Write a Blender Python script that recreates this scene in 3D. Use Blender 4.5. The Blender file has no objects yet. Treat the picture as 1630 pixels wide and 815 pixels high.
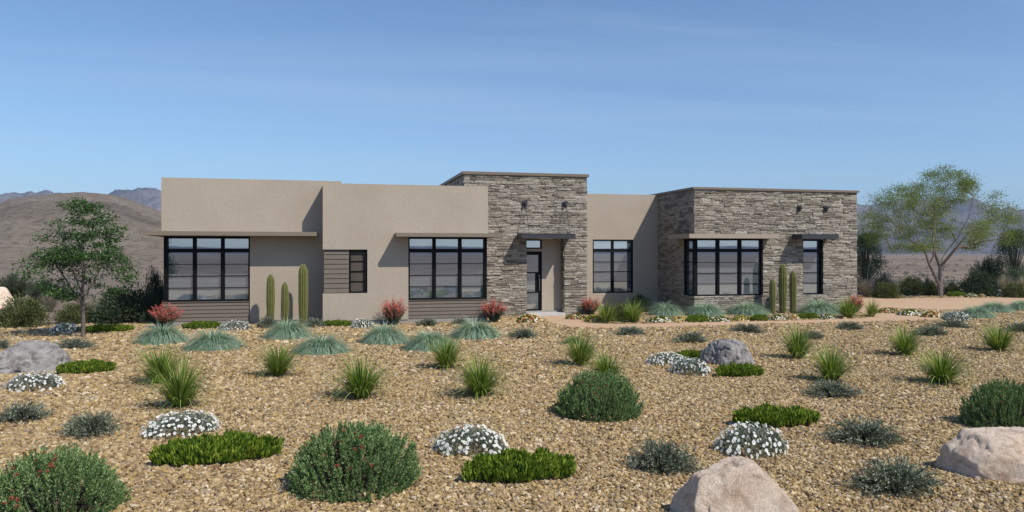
import bpy, math, random
import numpy as np
from mathutils import Vector

C = bpy.context.scene.collection
PI = math.pi
rad = math.radians
scene = bpy.context.scene

# ------------------------------------------------------------------ helpers
class MB:
    """collects quads / tris (numpy) and links them as ONE mesh object"""
    def __init__(s):
        s.V = []; s.F = []; s.n = 0
    def add(s, V, F, mi=0):
        V = np.asarray(V, float).reshape(-1, 3); F = np.asarray(F, int)
        s.V.append(V); s.F.append((F + s.n, mi)); s.n += len(V)
    def box(s, x0, x1, y0, y1, z0, z1, mi=0):
        V = [(x0,y0,z0),(x1,y0,z0),(x1,y1,z0),(x0,y1,z0),(x0,y0,z1),(x1,y0,z1),(x1,y1,z1),(x0,y1,z1)]
        s.add(V, [(0,3,2,1),(4,5,6,7),(0,1,5,4),(1,2,6,5),(2,3,7,6),(3,0,4,7)], mi)
    def tube(s, pts, rads, n=8, mi=0, cap=True):
        pts = [Vector(p) for p in pts]; V = []; F = []
        prev = None
        for i, p in enumerate(pts):
            d = (pts[min(i+1, len(pts)-1)] - pts[max(i-1, 0)]).normalized()
            if prev is None:
                a = d.orthogonal().normalized()
            else:
                a = prev - d*prev.dot(d)
                a = a.normalized() if a.length > 1e-6 else d.orthogonal().normalized()
            prev = a; b = d.cross(a)
            for k in range(n):
                t = 2*PI*k/n
                V.append(p + (a*math.cos(t) + b*math.sin(t))*rads[i])
        for i in range(len(pts)-1):
            for k in range(n):
                F.append((i*n+k, i*n+(k+1) % n, (i+1)*n+(k+1) % n, (i+1)*n+k))
        s.add(V, F, mi)
        if cap:
            s.add([pts[-1]] + [V[(len(pts)-1)*n+k] for k in range(n)], [(0, 1+k, 1+(k+1) % n) for k in range(n)], mi)
    def mesh(s, name, mats, smooth=False):
        me = bpy.data.meshes.new(name)
        V = np.concatenate(s.V); me.vertices.add(len(V)); me.vertices.foreach_set('co', V.ravel().astype(np.float32))
        nl = sum(f.size for f, _ in s.F); nf = sum(len(f) for f, _ in s.F)
        me.loops.add(nl); me.loops.foreach_set('vertex_index', np.concatenate([f.ravel() for f, _ in s.F]).astype(np.int32))
        me.polygons.add(nf)
        tot = np.concatenate([np.full(len(f), f.shape[1]) for f, _ in s.F])
        st = np.concatenate([[0], np.cumsum(tot)[:-1]])
        me.polygons.foreach_set('loop_start', st.astype(np.int32))
        me.polygons.foreach_set('material_index', np.concatenate([np.full(len(f), m) for f, m in s.F]).astype(np.int32))
        for m in (mats if isinstance(mats, (list, tuple)) else [mats]): me.materials.append(m)
        me.update(calc_edges=True)
        me.polygons.foreach_set('use_smooth', np.full(nf, bool(smooth)))
        me.validate()
        return me
    def build(s, name, mats, parent=None, smooth=False):
        o = bpy.data.objects.new(name, s.mesh(name, mats, smooth)); C.objects.link(o)
        if parent: o.parent = parent
        return o

def tag(o, label=None, cat=None, group=None, kind=None):
    if label: o['label'] = label
    if cat: o['category'] = cat
    if group: o['group'] = group
    if kind: o['kind'] = kind
    return o
def empty(name, loc=(0,0,0), rz=0):
    o = bpy.data.objects.new(name, None); o.empty_display_size = .2
    o.location = loc; o.rotation_euler.z = rz; C.objects.link(o); return o

# value noise (numpy)
def vnoise(P, seed=0):
    P = np.asarray(P, float); i = np.floor(P).astype(int); f = P - i; f = f*f*(3-2*f)
    def h(ix, iy, iz):
        n = (ix*374761393 + iy*668265263 + iz*2147483647 + seed*1274126177) & 0xffffffff
        n = ((n ^ (n >> 13))*1274126177) & 0xffffffff
        return ((n ^ (n >> 16)) & 0xffff)/65535.0
    r = 0
    for dx in (0,1):
        for dy in (0,1):
            for dz in (0,1):
                w = (f[:,0] if dx else 1-f[:,0])*(f[:,1] if dy else 1-f[:,1])*(f[:,2] if dz else 1-f[:,2])
                r = r + w*h(i[:,0]+dx, i[:,1]+dy, i[:,2]+dz)
    return r*2-1
def fbm(P, oct=4, seed=0, ridged=False):
    a = 1; s = 0; t = 0; P = np.asarray(P, float)
    for k in range(oct):
        n = vnoise(P, seed+k*17)
        if ridged: n = 1-2*np.abs(n)
        s = s + a*n; t += a; a *= .5; P = P*2.03 + 11.3
    return s/t

# ------------------------------------------------------------------ materials
def mat(name):
    m = bpy.data.materials.new(name); m.use_nodes = True; nt = m.node_tree; nt.nodes.clear()
    out = nt.nodes.new('ShaderNodeOutputMaterial'); b = nt.nodes.new('ShaderNodeBsdfPrincipled')
    nt.links.new(b.outputs[0], out.inputs[0]); return m, nt, b, out
def N(nt, t, **kw):
    n = nt.nodes.new(t)
    for k, v in kw.items():
        if hasattr(n, k): setattr(n, k, v)
        else: n.inputs[k.replace('_', ' ')].default_value = v
    return n
def ramp(nt, stops, interp='LINEAR'):
    r = nt.nodes.new('ShaderNodeValToRGB'); cr = r.color_ramp; cr.interpolation = interp
    while len(cr.elements) < len(stops): cr.elements.new(.5)
    for e, (p, c) in zip(cr.elements, stops): e.position = p; e.color = (*c, 1)
    return r
def coords(nt, kind='Object'):
    return nt.nodes.new('ShaderNodeTexCoord').outputs[kind]
def bump(nt, b, h, strength=.3, dist=.02):
    n = nt.nodes.new('ShaderNodeBump'); n.inputs['Strength'].default_value = strength; n.inputs['Distance'].default_value = dist
    nt.links.new(h, n.inputs['Height']); nt.links.new(n.outputs[0], b.inputs['Normal']); return n
def noise(nt, co, scale, detail=4, rough=.6):
    n = nt.nodes.new('ShaderNodeTexNoise'); n.inputs['Scale'].default_value = scale; n.inputs['Detail'].default_value = detail
    n.inputs['Roughness'].default_value = rough; nt.links.new(co, n.inputs['Vector']); return n
def mixc(nt, fac, a, b, mode='MIX'):
    n = nt.nodes.new('ShaderNodeMix'); n.data_type = 'RGBA'; n.blend_type = mode
    for s, v in ((0, fac), (6, a), (7, b)):
        if isinstance(v, (int, float)): n.inputs[s].default_value = v
        elif isinstance(v, tuple): n.inputs[s].default_value = (*v, 1)
        else: nt.links.new(v, n.inputs[s])
    return n.outputs[2]

def m_stucco():
    m, nt, b, o = mat('stucco'); co = coords(nt)
    n1 = noise(nt, co, .7, 5, .6); n2 = noise(nt, co, 55, 4, .7); n3 = noise(nt, co, 9, 4, .65)
    r = ramp(nt, [(.3, (.372,.316,.250)), (.7, (.412,.352,.282))]); nt.links.new(n1.outputs[0], r.inputs[0])
    r2 = ramp(nt, [(.35, (.86,.86,.86)), (.65, (1.08,1.08,1.08))]); nt.links.new(n3.outputs[0], r2.inputs[0])
    nt.links.new(mixc(nt, .35, r.outputs[0], r2.outputs[0], 'MULTIPLY'), b.inputs['Base Color'])
    b.inputs['Roughness'].default_value = .95; b.inputs['Specular IOR Level'].default_value = .15
    s = nt.nodes.new('ShaderNodeMath'); s.operation = 'ADD'; nt.links.new(n2.outputs[0], s.inputs[0]); nt.links.new(n3.outputs[0], s.inputs[1])
    bump(nt, b, s.outputs[0], .38, .012); return m
def m_paint(name, col, rough=.6, nz=.06, spec=.3, metal=0):
    m, nt, b, o = mat(name); n1 = noise(nt, coords(nt), 3.5, 5, .65)
    r = ramp(nt, [(.3, tuple(c*(1-nz) for c in col)), (.7, tuple(c*(1+nz) for c in col))]); nt.links.new(n1.outputs[0], r.inputs[0])
    nt.links.new(r.outputs[0], b.inputs['Base Color']); b.inputs['Roughness'].default_value = rough
    b.inputs['Specular IOR Level'].default_value = spec; b.inputs['Metallic'].default_value = metal
    n2 = noise(nt, coords(nt), 60, 3, .6); bump(nt, b, n2.outputs[0], .12, .004); return m
def m_stone():
    m, nt, b, o = mat('ledge_stone'); co = coords(nt)
    g = nt.nodes.new('ShaderNodeNewGeometry')
    mp = nt.nodes.new('ShaderNodeMapping'); mp.inputs['Scale'].default_value = (1, 1, 2.6); nt.links.new(co, mp.inputs[0])
    n1 = noise(nt, mp.outputs[0], 9, 6, .75); n2 = noise(nt, mp.outputs[0], 26, 5, .75)
    r = ramp(nt, [(0, (.22,.195,.165)), (.22, (.32,.29,.25)), (.45, (.42,.385,.335)), (.7, (.50,.465,.41)), (.88, (.36,.33,.285)), (1, (.58,.545,.49))])
    nt.links.new(g.outputs['Random Per Island'], r.inputs[0])
    r1 = ramp(nt, [(.32, (.52,.49,.45)), (.5, (.97,.94,.89)), (.66, (1.35,1.32,1.26))]); nt.links.new(n1.outputs[0], r1.inputs[0])
    r2 = ramp(nt, [(.36, (.5,.48,.46)), (.62, (1.25,1.25,1.25))]); nt.links.new(n2.outputs[0], r2.inputs[0])
    c = mixc(nt, 1.0, r.outputs[0], r1.outputs[0], 'MULTIPLY'); c = mixc(nt, .8, c, r2.outputs[0], 'MULTIPLY')
    nt.links.new(c, b.inputs['Base Color']); b.inputs['Roughness'].default_value = .9; b.inputs['Specular IOR Level'].default_value = .2
    s = nt.nodes.new('ShaderNodeMath'); s.operation = 'ADD'; nt.links.new(n1.outputs[0], s.inputs[0]); nt.links.new(n2.outputs[0], s.inputs[1])
    bump(nt, b, s.outputs[0], 1.0, .05); return m
def m_glass():
    m, nt, b, o = mat('tinted_window_glass')
    g = nt.nodes.new('ShaderNodeBsdfGlossy'); g.inputs['Roughness'].default_value = .015
    g.inputs['Color'].default_value = (.70,.76,.84,1)
    n1 = noise(nt, coords(nt), .8, 2, .4); bp = nt.nodes.new('ShaderNodeBump'); bp.inputs['Strength'].default_value = .02; bp.inputs['Distance'].default_value = .02
    nt.links.new(n1.outputs[0], bp.inputs['Height']); nt.links.new(bp.outputs[0], g.inputs['Normal'])
    b.inputs['Base Color'].default_value = (.15,.178,.20,1); b.inputs['Roughness'].default_value = .1
    mx = nt.nodes.new('ShaderNodeMixShader'); mx.inputs[0].default_value = .52
    nt.links.new(b.outputs[0], mx.inputs[1]); nt.links.new(g.outputs[0], mx.inputs[2]); nt.links.new(mx.outputs[0], o.inputs[0]); return m
def m_leaf(name, stops, trans=.25, rough=.55, interp='LINEAR', spec=.25):
    m, nt, b, o = mat(name); g = nt.nodes.new('ShaderNodeNewGeometry')
    r = ramp(nt, stops, interp); nt.links.new(g.outputs['Random Per Island'], r.inputs[0])
    nt.links.new(r.outputs[0], b.inputs['Base Color']); b.inputs['Roughness'].default_value = rough; b.inputs['Specular IOR Level'].default_value = spec
    if trans:
        t = nt.nodes.new('ShaderNodeBsdfTranslucent'); nt.links.new(mixc(nt, 1, r.outputs[0], (1.25,1.3,.7), 'MULTIPLY'), t.inputs[0])
        mx = nt.nodes.new('ShaderNodeMixShader'); mx.inputs[0].default_value = trans
        nt.links.new(b.outputs[0], mx.inputs[1]); nt.links.new(t.outputs[0], mx.inputs[2]); nt.links.new(mx.outputs[0], o.inputs[0])
    return m
def m_bark(name, c0, c1, sc=14):
    m, nt, b, o = mat(name); mp = nt.nodes.new('ShaderNodeMapping'); mp.inputs['Scale'].default_value = (1,1,.3); nt.links.new(coords(nt), mp.inputs[0])
    n1 = noise(nt, mp.outputs[0], sc, 6, .7); r = ramp(nt, [(.3, c0), (.7, c1)]); nt.links.new(n1.outputs[0], r.inputs[0])
    nt.links.new(r.outputs[0], b.inputs['Base Color']); b.inputs['Roughness'].default_value = .9; bump(nt, b, n1.outputs[0], .7, .03); return m
def m_rock(name, cols, sc=1.0, bs=.6):
    m, nt, b, o = mat(name); co = coords(nt)
    n1 = noise(nt, co, 2.2*sc, 6, .6); n2 = noise(nt, co, 14*sc, 6, .8); n3 = noise(nt, co, 70*sc, 4, .8)
    r = ramp(nt, [(.35, cols[0]), (.5, cols[1]), (.68, cols[2])]); nt.links.new(n1.outputs[0], r.inputs[0])
    r2 = ramp(nt, [(.34, (.74,.72,.70)), (.58, (1.12,1.12,1.12))]); nt.links.new(n2.outputs[0], r2.inputs[0])
    r3 = ramp(nt, [(.36, (.58,.55,.53)), (.47, (1,1,1)), (.68, (1.2,1.2,1.2))]); nt.links.new(n3.outputs[0], r3.inputs[0])
    n4 = noise(nt, co, 1.7*sc, 8, .72); n4.inputs['Distortion'].default_value = 1.2; r4 = ramp(nt, [(.38, (.66,.60,.56)), (.47, (1,1,1)), (.505, (1,1,1)), (.62, (1.05,1.03,1))]); nt.links.new(n4.outputs[0], r4.inputs[0])
    c = mixc(nt, .85, r.outputs[0], r2.outputs[0], 'MULTIPLY'); c = mixc(nt, .9, c, r3.outputs[0], 'MULTIPLY'); c = mixc(nt, .85, c, r4.outputs[0], 'MULTIPLY')
    nt.links.new(c, b.inputs['Base Color']); b.inputs['Roughness'].default_value = .95; b.inputs['Specular IOR Level'].default_value = .15
    s = nt.nodes.new('ShaderNodeMath'); s.operation = 'ADD'; nt.links.new(n2.outputs[0], s.inputs[0]); nt.links.new(n3.outputs[0], s.inputs[1])
    bump(nt, b, s.outputs[0], bs, .035); return m
PEB = [(0, (0.35, 0.239, 0.095)), (0.1, (0.478, 0.354, 0.172)), (0.2, (0.156, 0.102, 0.043)), (0.32, (0.57, 0.434, 0.241)), (0.44, (0.276, 0.19, 0.095)), (0.54, (0.368, 0.257, 0.146)), (0.63, (0.11, 0.075, 0.043)), (0.72, (0.423, 0.292, 0.103)), (0.8, (0.294, 0.239, 0.185)), (0.87, (0.681, 0.566, 0.387)), (0.94, (0.46, 0.319, 0.146)), (1, (0.184, 0.142, 0.107))]
def m_pebble():
    m, nt, b, o = mat('gravel_stone'); oi = nt.nodes.new('ShaderNodeObjectInfo')
    r = ramp(nt, PEB); nt.links.new(oi.outputs['Random'], r.inputs[0])
    n1 = noise(nt, coords(nt), 3, 4, .7); r1 = ramp(nt, [(.3, (.72,.7,.68)), (.7, (1.12,1.12,1.12))]); nt.links.new(n1.outputs[0], r1.inputs[0])
    nt.links.new(mixc(nt, 1, r.outputs[0], r1.outputs[0], 'MULTIPLY'), b.inputs['Base Color'])
    b.inputs['Roughness'].default_value = .8; b.inputs['Specular IOR Level'].default_value = .25; return m
def m_gravel_bed():
    m, nt, b, o = mat('gravel_bed'); co = coords(nt)
    v = nt.nodes.new('ShaderNodeTexVoronoi'); v.inputs['Scale'].default_value = 20; nt.links.new(co, v.inputs['Vector'])
    sp = nt.nodes.new('ShaderNodeSeparateColor'); nt.links.new(v.outputs['Color'], sp.inputs[0])
    r = ramp(nt, PEB); nt.links.new(sp.outputs[0], r.inputs[0])
    nt.links.new(mixc(nt, .35, r.outputs[0], (.2,.15,.1)), b.inputs['Base Color'])
    b.inputs['Roughness'].default_value = .9
    iv = nt.nodes.new('ShaderNodeMath'); iv.operation = 'SUBTRACT'; iv.inputs[0].default_value = 1; nt.links.new(v.outputs['Distance'], iv.inputs[1])
    bump(nt, b, iv.outputs[0], .8, .02); return m
def m_sand(name, c0, c1, speck=True):
    m, nt, b, o = mat(name); co = coords(nt)
    n1 = noise(nt, co, .35, 4, .6); n2 = noise(nt, co, 40, 4, .8)
    r = ramp(nt, [(.3, c0), (.7, c1)]); nt.links.new(n1.outputs[0], r.inputs[0])
    r2 = ramp(nt, [(.35, (.82,.8,.78)), (.6, (1.08,1.08,1.08))]); nt.links.new(n2.outputs[0], r2.inputs[0])
    nt.links.new(mixc(nt, .8, r.outputs[0], r2.outputs[0], 'MULTIPLY'), b.inputs['Base Color'])
    b.inputs['Roughness'].default_value = .95; b.inputs['Specular IOR Level'].default_value = .1
    bump(nt, b, n2.outputs[0], .35, .01); return m
def m_desert(name, sc, cols, bs=0):
    m, nt, b, o = mat(name); co = coords(nt)
    n1 = noise(nt, co, .012*sc, 7, .68); n2 = noise(nt, co, .35*sc, 5, .85)
    r = ramp(nt, [(.32, cols[0]), (.5, cols[1]), (.68, cols[2])]); nt.links.new(n1.outputs[0], r.inputs[0])
    r2 = ramp(nt, [(.40, (.38,.39,.31)), (.50, (1,1,1))]); nt.links.new(n2.outputs[0], r2.inputs[0])
    nt.links.new(mixc(nt, .75, r.outputs[0], r2.outputs[0], 'MULTIPLY'), b.inputs['Base Color'])
    b.inputs['Roughness'].default_value = 1; b.inputs['Specular IOR Level'].default_value = 0
    if bs: bump(nt, b, n1.outputs[0], 1, bs)
    return m
M = {}
M['stucco'] = m_stucco(); M['stone'] = m_stone(); M['glass'] = m_glass(); M['pebble'] = m_pebble(); M['gravel'] = m_gravel_bed()
M['siding'] = m_paint('taupe_siding', (.155,.130,.107), .75, .05, .2)
M['canopy'] = m_paint('bronze_trim', (.205,.165,.125), .6, .05, .3)
M['tan_trim'] = m_paint('tan_trim', (.33,.275,.215), .6, .05, .3)
M['cap'] = m_paint('brown_cap_metal', (.18,.14,.105), .5, .06, .3)
M['frame'] = m_paint('black_window_frame', (.006,.006,.006), .6, .1, .12)
M['dark_metal'] = m_paint('charcoal_metal', (.035,.036,.042), .5, .1, .4)
M['steel'] = m_paint('brushed_handle', (.5,.5,.5), .3, .02, .5, 1)
M['concrete'] = m_paint('concrete', (.30,.285,.26), .9, .12, .15)
M['step'] = m_paint('pale_concrete_step', (.5,.49,.47), .85, .08, .15)
M['mortar'] = m_paint('dark_mortar', (.09,.078,.065), .95, .15, .1)  # dark mortar colour behind the ledge stones, reused for the siding backing
M['roofing'] = m_paint('roof_membrane', (.35,.33,.3), .9, .05, .1)
M['sand'] = m_sand('decomposed_granite', (.46,.315,.20), (.52,.365,.24))
M['soil'] = m_desert('desert_soil', 1, [(.17,.135,.11), (.23,.185,.15), (.30,.235,.185)])
M['hill'] = m_desert('hill_soil', 1.0, [(.12,.10,.08), (.175,.146,.116), (.235,.195,.155)])
M['mountain'] = m_desert('mountain_rock', .22, [(.085,.08,.078), (.15,.138,.13), (.24,.215,.195)])
M['blue_grass'] = m_leaf('blue_green_blades', [(0, (.16,.25,.18)), (.5, (.26,.37,.27)), (.85, (.37,.48,.36)), (1, (.50,.56,.42))], .25)
M['green_grass'] = m_leaf('spiky_green_blades', [(0, (.05,.10,.012)), (.4, (.14,.22,.03)), (.8, (.28,.37,.07)), (1, (.50,.47,.22))], .25)
M['rosemary'] = m_leaf('needle_leaves', [(0, (.05,.10,.03)), (.45, (.135,.225,.075)), (.8, (.27,.38,.15)), (1, (.42,.53,.27))], .15)
M['mat'] = m_leaf('bright_mat_leaves', [(0, (.018,.05,.004)), (.45, (.07,.13,.009)), (.75, (.19,.26,.02)), (1, (.34,.41,.06))], .3)
M['daisy_leaf'] = m_leaf('grey_green_leaves', [(0, (.10,.12,.085)), (.6, (.22,.25,.20)), (1, (.42,.46,.42))], .15)
M['white'] = m_leaf('white_petals', [(0, (.62,.64,.65)), (.4, (.76,.77,.77)), (1, (.84,.84,.84))], .2)
M['yellow'] = m_leaf('flower_centre', [(0, (.45,.42,.2)), (1, (.6,.55,.25))], .05)
M['dusty'] = m_leaf('dusty_needles', [(0, (.03,.042,.022)), (.45, (.085,.105,.06)), (.75, (.22,.25,.175)), (1, (.60,.62,.52))], .1)
M['red'] = m_leaf('coral_petals', [(0, (.68,.10,.10)), (.5, (.88,.20,.17)), (1, (.90,.38,.32))], .25)
M['crimson'] = m_leaf('crimson_petals', [(0, (.30,.03,.04)), (1, (.55,.08,.09))], .15)
M['dark_leaf'] = m_leaf('dark_leaves', [(0, (.022,.04,.02)), (.6, (.045,.07,.035)), (1, (.10,.135,.07))], .15)
M['shrub_leaf'] = m_leaf('shrub_leaves', [(0, (.04,.065,.035)), (.5, (.075,.115,.06)), (1, (.17,.22,.13))], .25)
M['olive'] = m_leaf('olive_leaves', [(0, (.06,.075,.022)), (.5, (.115,.135,.045)), (1, (.21,.225,.095))], .2)
M['tree_leaf'] = m_leaf('tree_leaves', [(0, (.022,.055,.014)), (.5, (.05,.105,.025)), (.9, (.09,.17,.045)), (1, (.25,.34,.18))], .25, .35)
M['airy_leaf'] = m_leaf('airy_leaves', [(0, (.07,.12,.02)), (.5, (.155,.21,.045)), (1, (.28,.33,.09))], .35)
M['feather'] = m_leaf('feather_leaves', [(0, (.035,.055,.03)), (.6, (.065,.09,.05)), (1, (.13,.15,.09))], .2)
M['dry'] = m_leaf('dry_blades', [(0, (.22,.18,.15)), (.6, (.32,.28,.23)), (1, (.45,.40,.33))], .2)
M['twig'] = m_leaf('grey_twigs', [(0, (.11,.11,.10)), (.6, (.18,.175,.16)), (1, (.25,.24,.21))], .1)
M['stem'] = m_bark('shrub_stem', (.06,.045,.03), (.14,.11,.08), 30)
M['bark'] = m_bark('grey_bark', (.075,.062,.052), (.17,.145,.125))
M['bark2'] = m_bark('pale_bark', (.12,.095,.08), (.26,.215,.185))
M['cactus'] = m_paint('cactus_skin', (.055,.065,.016), .6, .2, .25)
M['rib'] = m_paint('cactus_rib', (.21,.21,.06), .6, .15, .2)
M['spine'] = m_leaf('cactus_spines', [(0, (.42,.38,.2)), (1, (.6,.55,.34))], 0)
M['tan_rock'] = m_rock('tan_granite', [(.74,.565,.43), (.84,.68,.54), (.88,.75,.61)], 1.5, .9)
M['grey_rock'] = m_rock('pale_grey_rock', [(.26,.25,.24), (.44,.42,.40), (.58,.56,.53)], 2.0, 1.0)
M['dark_rock'] = m_rock('dark_grey_rock', [(.16,.158,.158), (.34,.33,.325), (.56,.54,.51)], 2.0, 1.0)
def m_flower(name, cols):
    st = [(i/len(cols), c) for i, c in enumerate(cols)]
    return m_leaf(name, st, .15, .6, 'CONSTANT')
M['f0'] = m_flower('rust_cream_blossoms', [(.62,.55,.33), (.45,.17,.07), (.55,.42,.2), (.72,.68,.55), (.38,.14,.07), (.5,.3,.14)])
M['f1'] = m_flower('yellow_blossoms', [(.66,.52,.12), (.7,.62,.3), (.5,.2,.07), (.7,.55,.12), (.66,.6,.36), (.6,.45,.1)])
M['f2'] = m_flower('cream_white_blossoms', [(.75,.74,.7), (.72,.68,.5), (.75,.74,.7), (.5,.3,.2), (.7,.62,.36), (.75,.74,.7)])

# ------------------------------------------------------------------ camera, sun, sky
CAM_YAW = 13.7
cam = bpy.data.objects.new('camera', bpy.data.cameras.new('camera')); C.objects.link(cam); scene.camera = cam
cam.location = (0, 0, 2.6); cam.rotation_euler = (PI/2, 0, -rad(CAM_YAW))
cam.data.sensor_width = 36; cam.data.lens = 36*1213/1630
cam.data.shift_y = -(407.5-402)/1630*-1*-1
cam.data.clip_start = .1; cam.data.clip_end = 30000

SUN_EL = 47.7; SUN_AZ = 143.5            # compass-like, clockwise from +Y: sun to the right and behind the camera
sd = bpy.data.lights.new('sun', 'SUN'); sd.energy = 4.6; sd.angle = rad(.53); sd.color = (1, .94, .855)
so = bpy.data.objects.new('sun', sd); C.objects.link(so); so.location = (40, -50, 60)
tov = Vector((math.sin(rad(SUN_AZ))*math.cos(rad(SUN_EL)), math.cos(rad(SUN_AZ))*math.cos(rad(SUN_EL)), math.sin(rad(SUN_EL))))
so.rotation_euler = tov.to_track_quat('Z', 'Y').to_euler()

w = bpy.data.worlds.new('World'); scene.world = w; w.use_nodes = True; nt = w.node_tree; nt.nodes.clear()
wo = nt.nodes.new('ShaderNodeOutputWorld'); bg = nt.nodes.new('ShaderNodeBackground'); sky = nt.nodes.new('ShaderNodeTexSky')
sky.sky_type = 'NISHITA'; sky.sun_disc = False; sky.sun_elevation = rad(SUN_EL); sky.sun_rotation = rad(SUN_AZ)
sky.altitude = 700; sky.air_density = 1.0; sky.dust_density = .5; sky.ozone_density = 2.6
bg.inputs[1].default_value = .125
# thin cirrus streaks, laid out on the sky directions
tc = nt.nodes.new('ShaderNodeTexCoord'); sp = nt.nodes.new('ShaderNodeSeparateXYZ'); nt.links.new(tc.outputs['Generated'], sp.inputs[0])
zz = N(nt, 'ShaderNodeMath', operation='MAXIMUM'); nt.links.new(sp.outputs[2], zz.inputs[0]); zz.inputs[1].default_value = .03
dx = N(nt, 'ShaderNodeMath', operation='DIVIDE'); nt.links.new(sp.outputs[0], dx.inputs[0]); nt.links.new(zz.outputs[0], dx.inputs[1])
dy = N(nt, 'ShaderNodeMath', operation='DIVIDE'); nt.links.new(sp.outputs[1], dy.inputs[0]); nt.links.new(zz.outputs[0], dy.inputs[1])
cb = nt.nodes.new('ShaderNodeCombineXYZ'); nt.links.new(dx.outputs[0], cb.inputs[0]); nt.links.new(dy.outputs[0], cb.inputs[1])
mp = nt.nodes.new('ShaderNodeMapping'); mp.inputs['Rotation'].default_value = (0, 0, rad(28)); mp.inputs['Scale'].default_value = (.12, .75, 1); nt.links.new(cb.outputs[0], mp.inputs[0])
cn = noise(nt, mp.outputs[0], 1.0, 7, .58); cn.inputs['Distortion'].default_value = .7
cr = ramp(nt, [(.46, (0,0,0)), (.80, (.27,.27,.27))]); nt.links.new(cn.outputs[0], cr.inputs[0])
tint = mixc(nt, 1, sky.outputs[0], (.90, 1.0, 1.06), 'MULTIPLY')
nt.links.new(mixc(nt, cr.outputs[0], tint, (4.6, 5.6, 6.6)), bg.inputs[0]); nt.links.new(bg.outputs[0], wo.inputs[0])

vs = scene.view_settings; vs.view_transform = 'Standard'; vs.look = 'None'; vs.exposure = .10; vs.gamma = 1; vs.use_curve_mapping = False
scene.cycles.use_denoising = True
scene.cycles.max_bounces = 6; scene.cycles.diffuse_bounces = 3; scene.cycles.glossy_bounces = 3; scene.cycles.transmission_bounces = 3
scene.cycles.volume_bounces = 0; scene.cycles.transparent_max_bounces = 6

# ------------------------------------------------------------------ the setting
def struct(o): return tag(o, kind='structure')
mb = MB(); R = 6000
k = 60; xs = np.linspace(-R, R, k); g = np.array([(x, y, -.03) for y in xs for x in xs])
q = np.array([(j*k+i, j*k+i+1, (j+1)*k+i+1, (j+1)*k+i) for j in range(k-1) for i in range(k-1)])
mb.add(g, q); struct(mb.build('ground', M['soil']))

def prism(poly, z0, z1, sub=0):
    """a flat sheet with sides; poly counter-clockwise"""
    import mathutils
    P = [Vector((x, y, 0)) for x, y in poly]
    tri = mathutils.geometry.tessellate_polygon([P])
    m = MB(); n = len(P)
    m.add([(x, y, z1) for x, y in poly], [t for t in tri])
    V = [(x, y, z0) for x, y in poly] + [(x, y, z1) for x, y in poly]
    m.add(V, [(i, (i+1) % n, n+(i+1) % n, n+i) for i in range(n)])
    return m
def smooth_poly(poly, seed=1, amp=.05, step=.35):
    r = random.Random(seed); out = []
    for i, (x, y) in enumerate(poly):
        x2, y2 = poly[(i+1) % len(poly)]; L = math.hypot(x2-x, y2-y); n = max(1, int(L/step))
        for j in range(n):
            t = j/n; out.append((x+(x2-x)*t + r.uniform(-amp, amp), y+(y2-y)*t + r.uniform(-amp, amp)))
    return out
WALK = [(8.15,25.30),(8.9,24.5),(10.1,24.35),(12.0,24.5),(15.97,24.52),(19.68,24.5),(23.04,24.5),(26.3,24.6),(26.0,25.1),(24.0,25.6),(23.15,26.7),(23.75,28.45),(25.0,29.9),(26.2,30.9),
        (24.2,31.2),(23.0,29.6),(22.3,27.5),(20.71,25.95),(18.81,25.66),(16.63,25.62),(14.61,25.72),(12.59,25.76),(10.7,25.8),(9.9,26.15),(9.5,27.0),(9.43,28.33),(9.52,29.85),(8.3,29.85),(8.26,28.61),(8.0,26.9)]
DRIVE = [(24.0,30.5),(25.56,30.3),(26.78,28.75),(28.57,28.4),(31.81,28.72),(37.62,28.58),(60,27),(90,30),(90,38),(60,35.5),(44.93,34.13),(39.05,35.3),(34.17,36.5),(29.5,36.9),(26,37.2),(23.4,37.2),(23.4,30.5)]
GRAV = [(-26,2),(34,2),(60,14),(62,27),(37.6,28.9),(28.5,28.7),(24.5,31.0),(23.2,30),(23.2,34),(-5.5,34),(-8.4,30.2),(-14,29.6),(-26,27.5)]
struct(prism(GRAV, -.05, -.012).build('gravel_ground', M['gravel']))
struct(prism(smooth_poly(WALK, 3, .035), -.04, .016).build('walkway', M['sand']))
struct(prism(smooth_poly(DRIVE, 4, .04, .5), -.04, .020).build('driveway', M['sand']))
VERGE = [(23.4,37.2),(29.5,36.9),(34.17,36.5),(39.05,35.3),(44.93,34.13),(60,35.5),(90,38),(90,41),(60,39.5),(45,38.6),(36,39.6),(28,40),(23.4,40)]
struct(prism(smooth_poly(VERGE, 5, .08, .6), -.05, .004).build('gravel_verge', M['gravel']))

def inpoly(P, poly):
    x, y = P[:,0], P[:,1]; c = np.zeros(len(P), bool); n = len(poly)
    for i in range(n):
        x1, y1 = poly[i]; x2, y2 = poly[(i+1) % n]
        if y1 == y2: continue
        hit = ((y1 > y) != (y2 > y)) & (x < (x2-x1)*(y-y1)/(y2-y1)+x1); c ^= hit
    return c
HOUSE = [(-5.6,28.95),(-.12,28.95),(-.12,27.95),(5.85,27.95),(5.85,30.1),(10.5,30.1),(10.5,33.1),(15.1,33.1),(15.1,29.5),(23,29.5),(23,40),(-5.6,40)]

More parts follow.
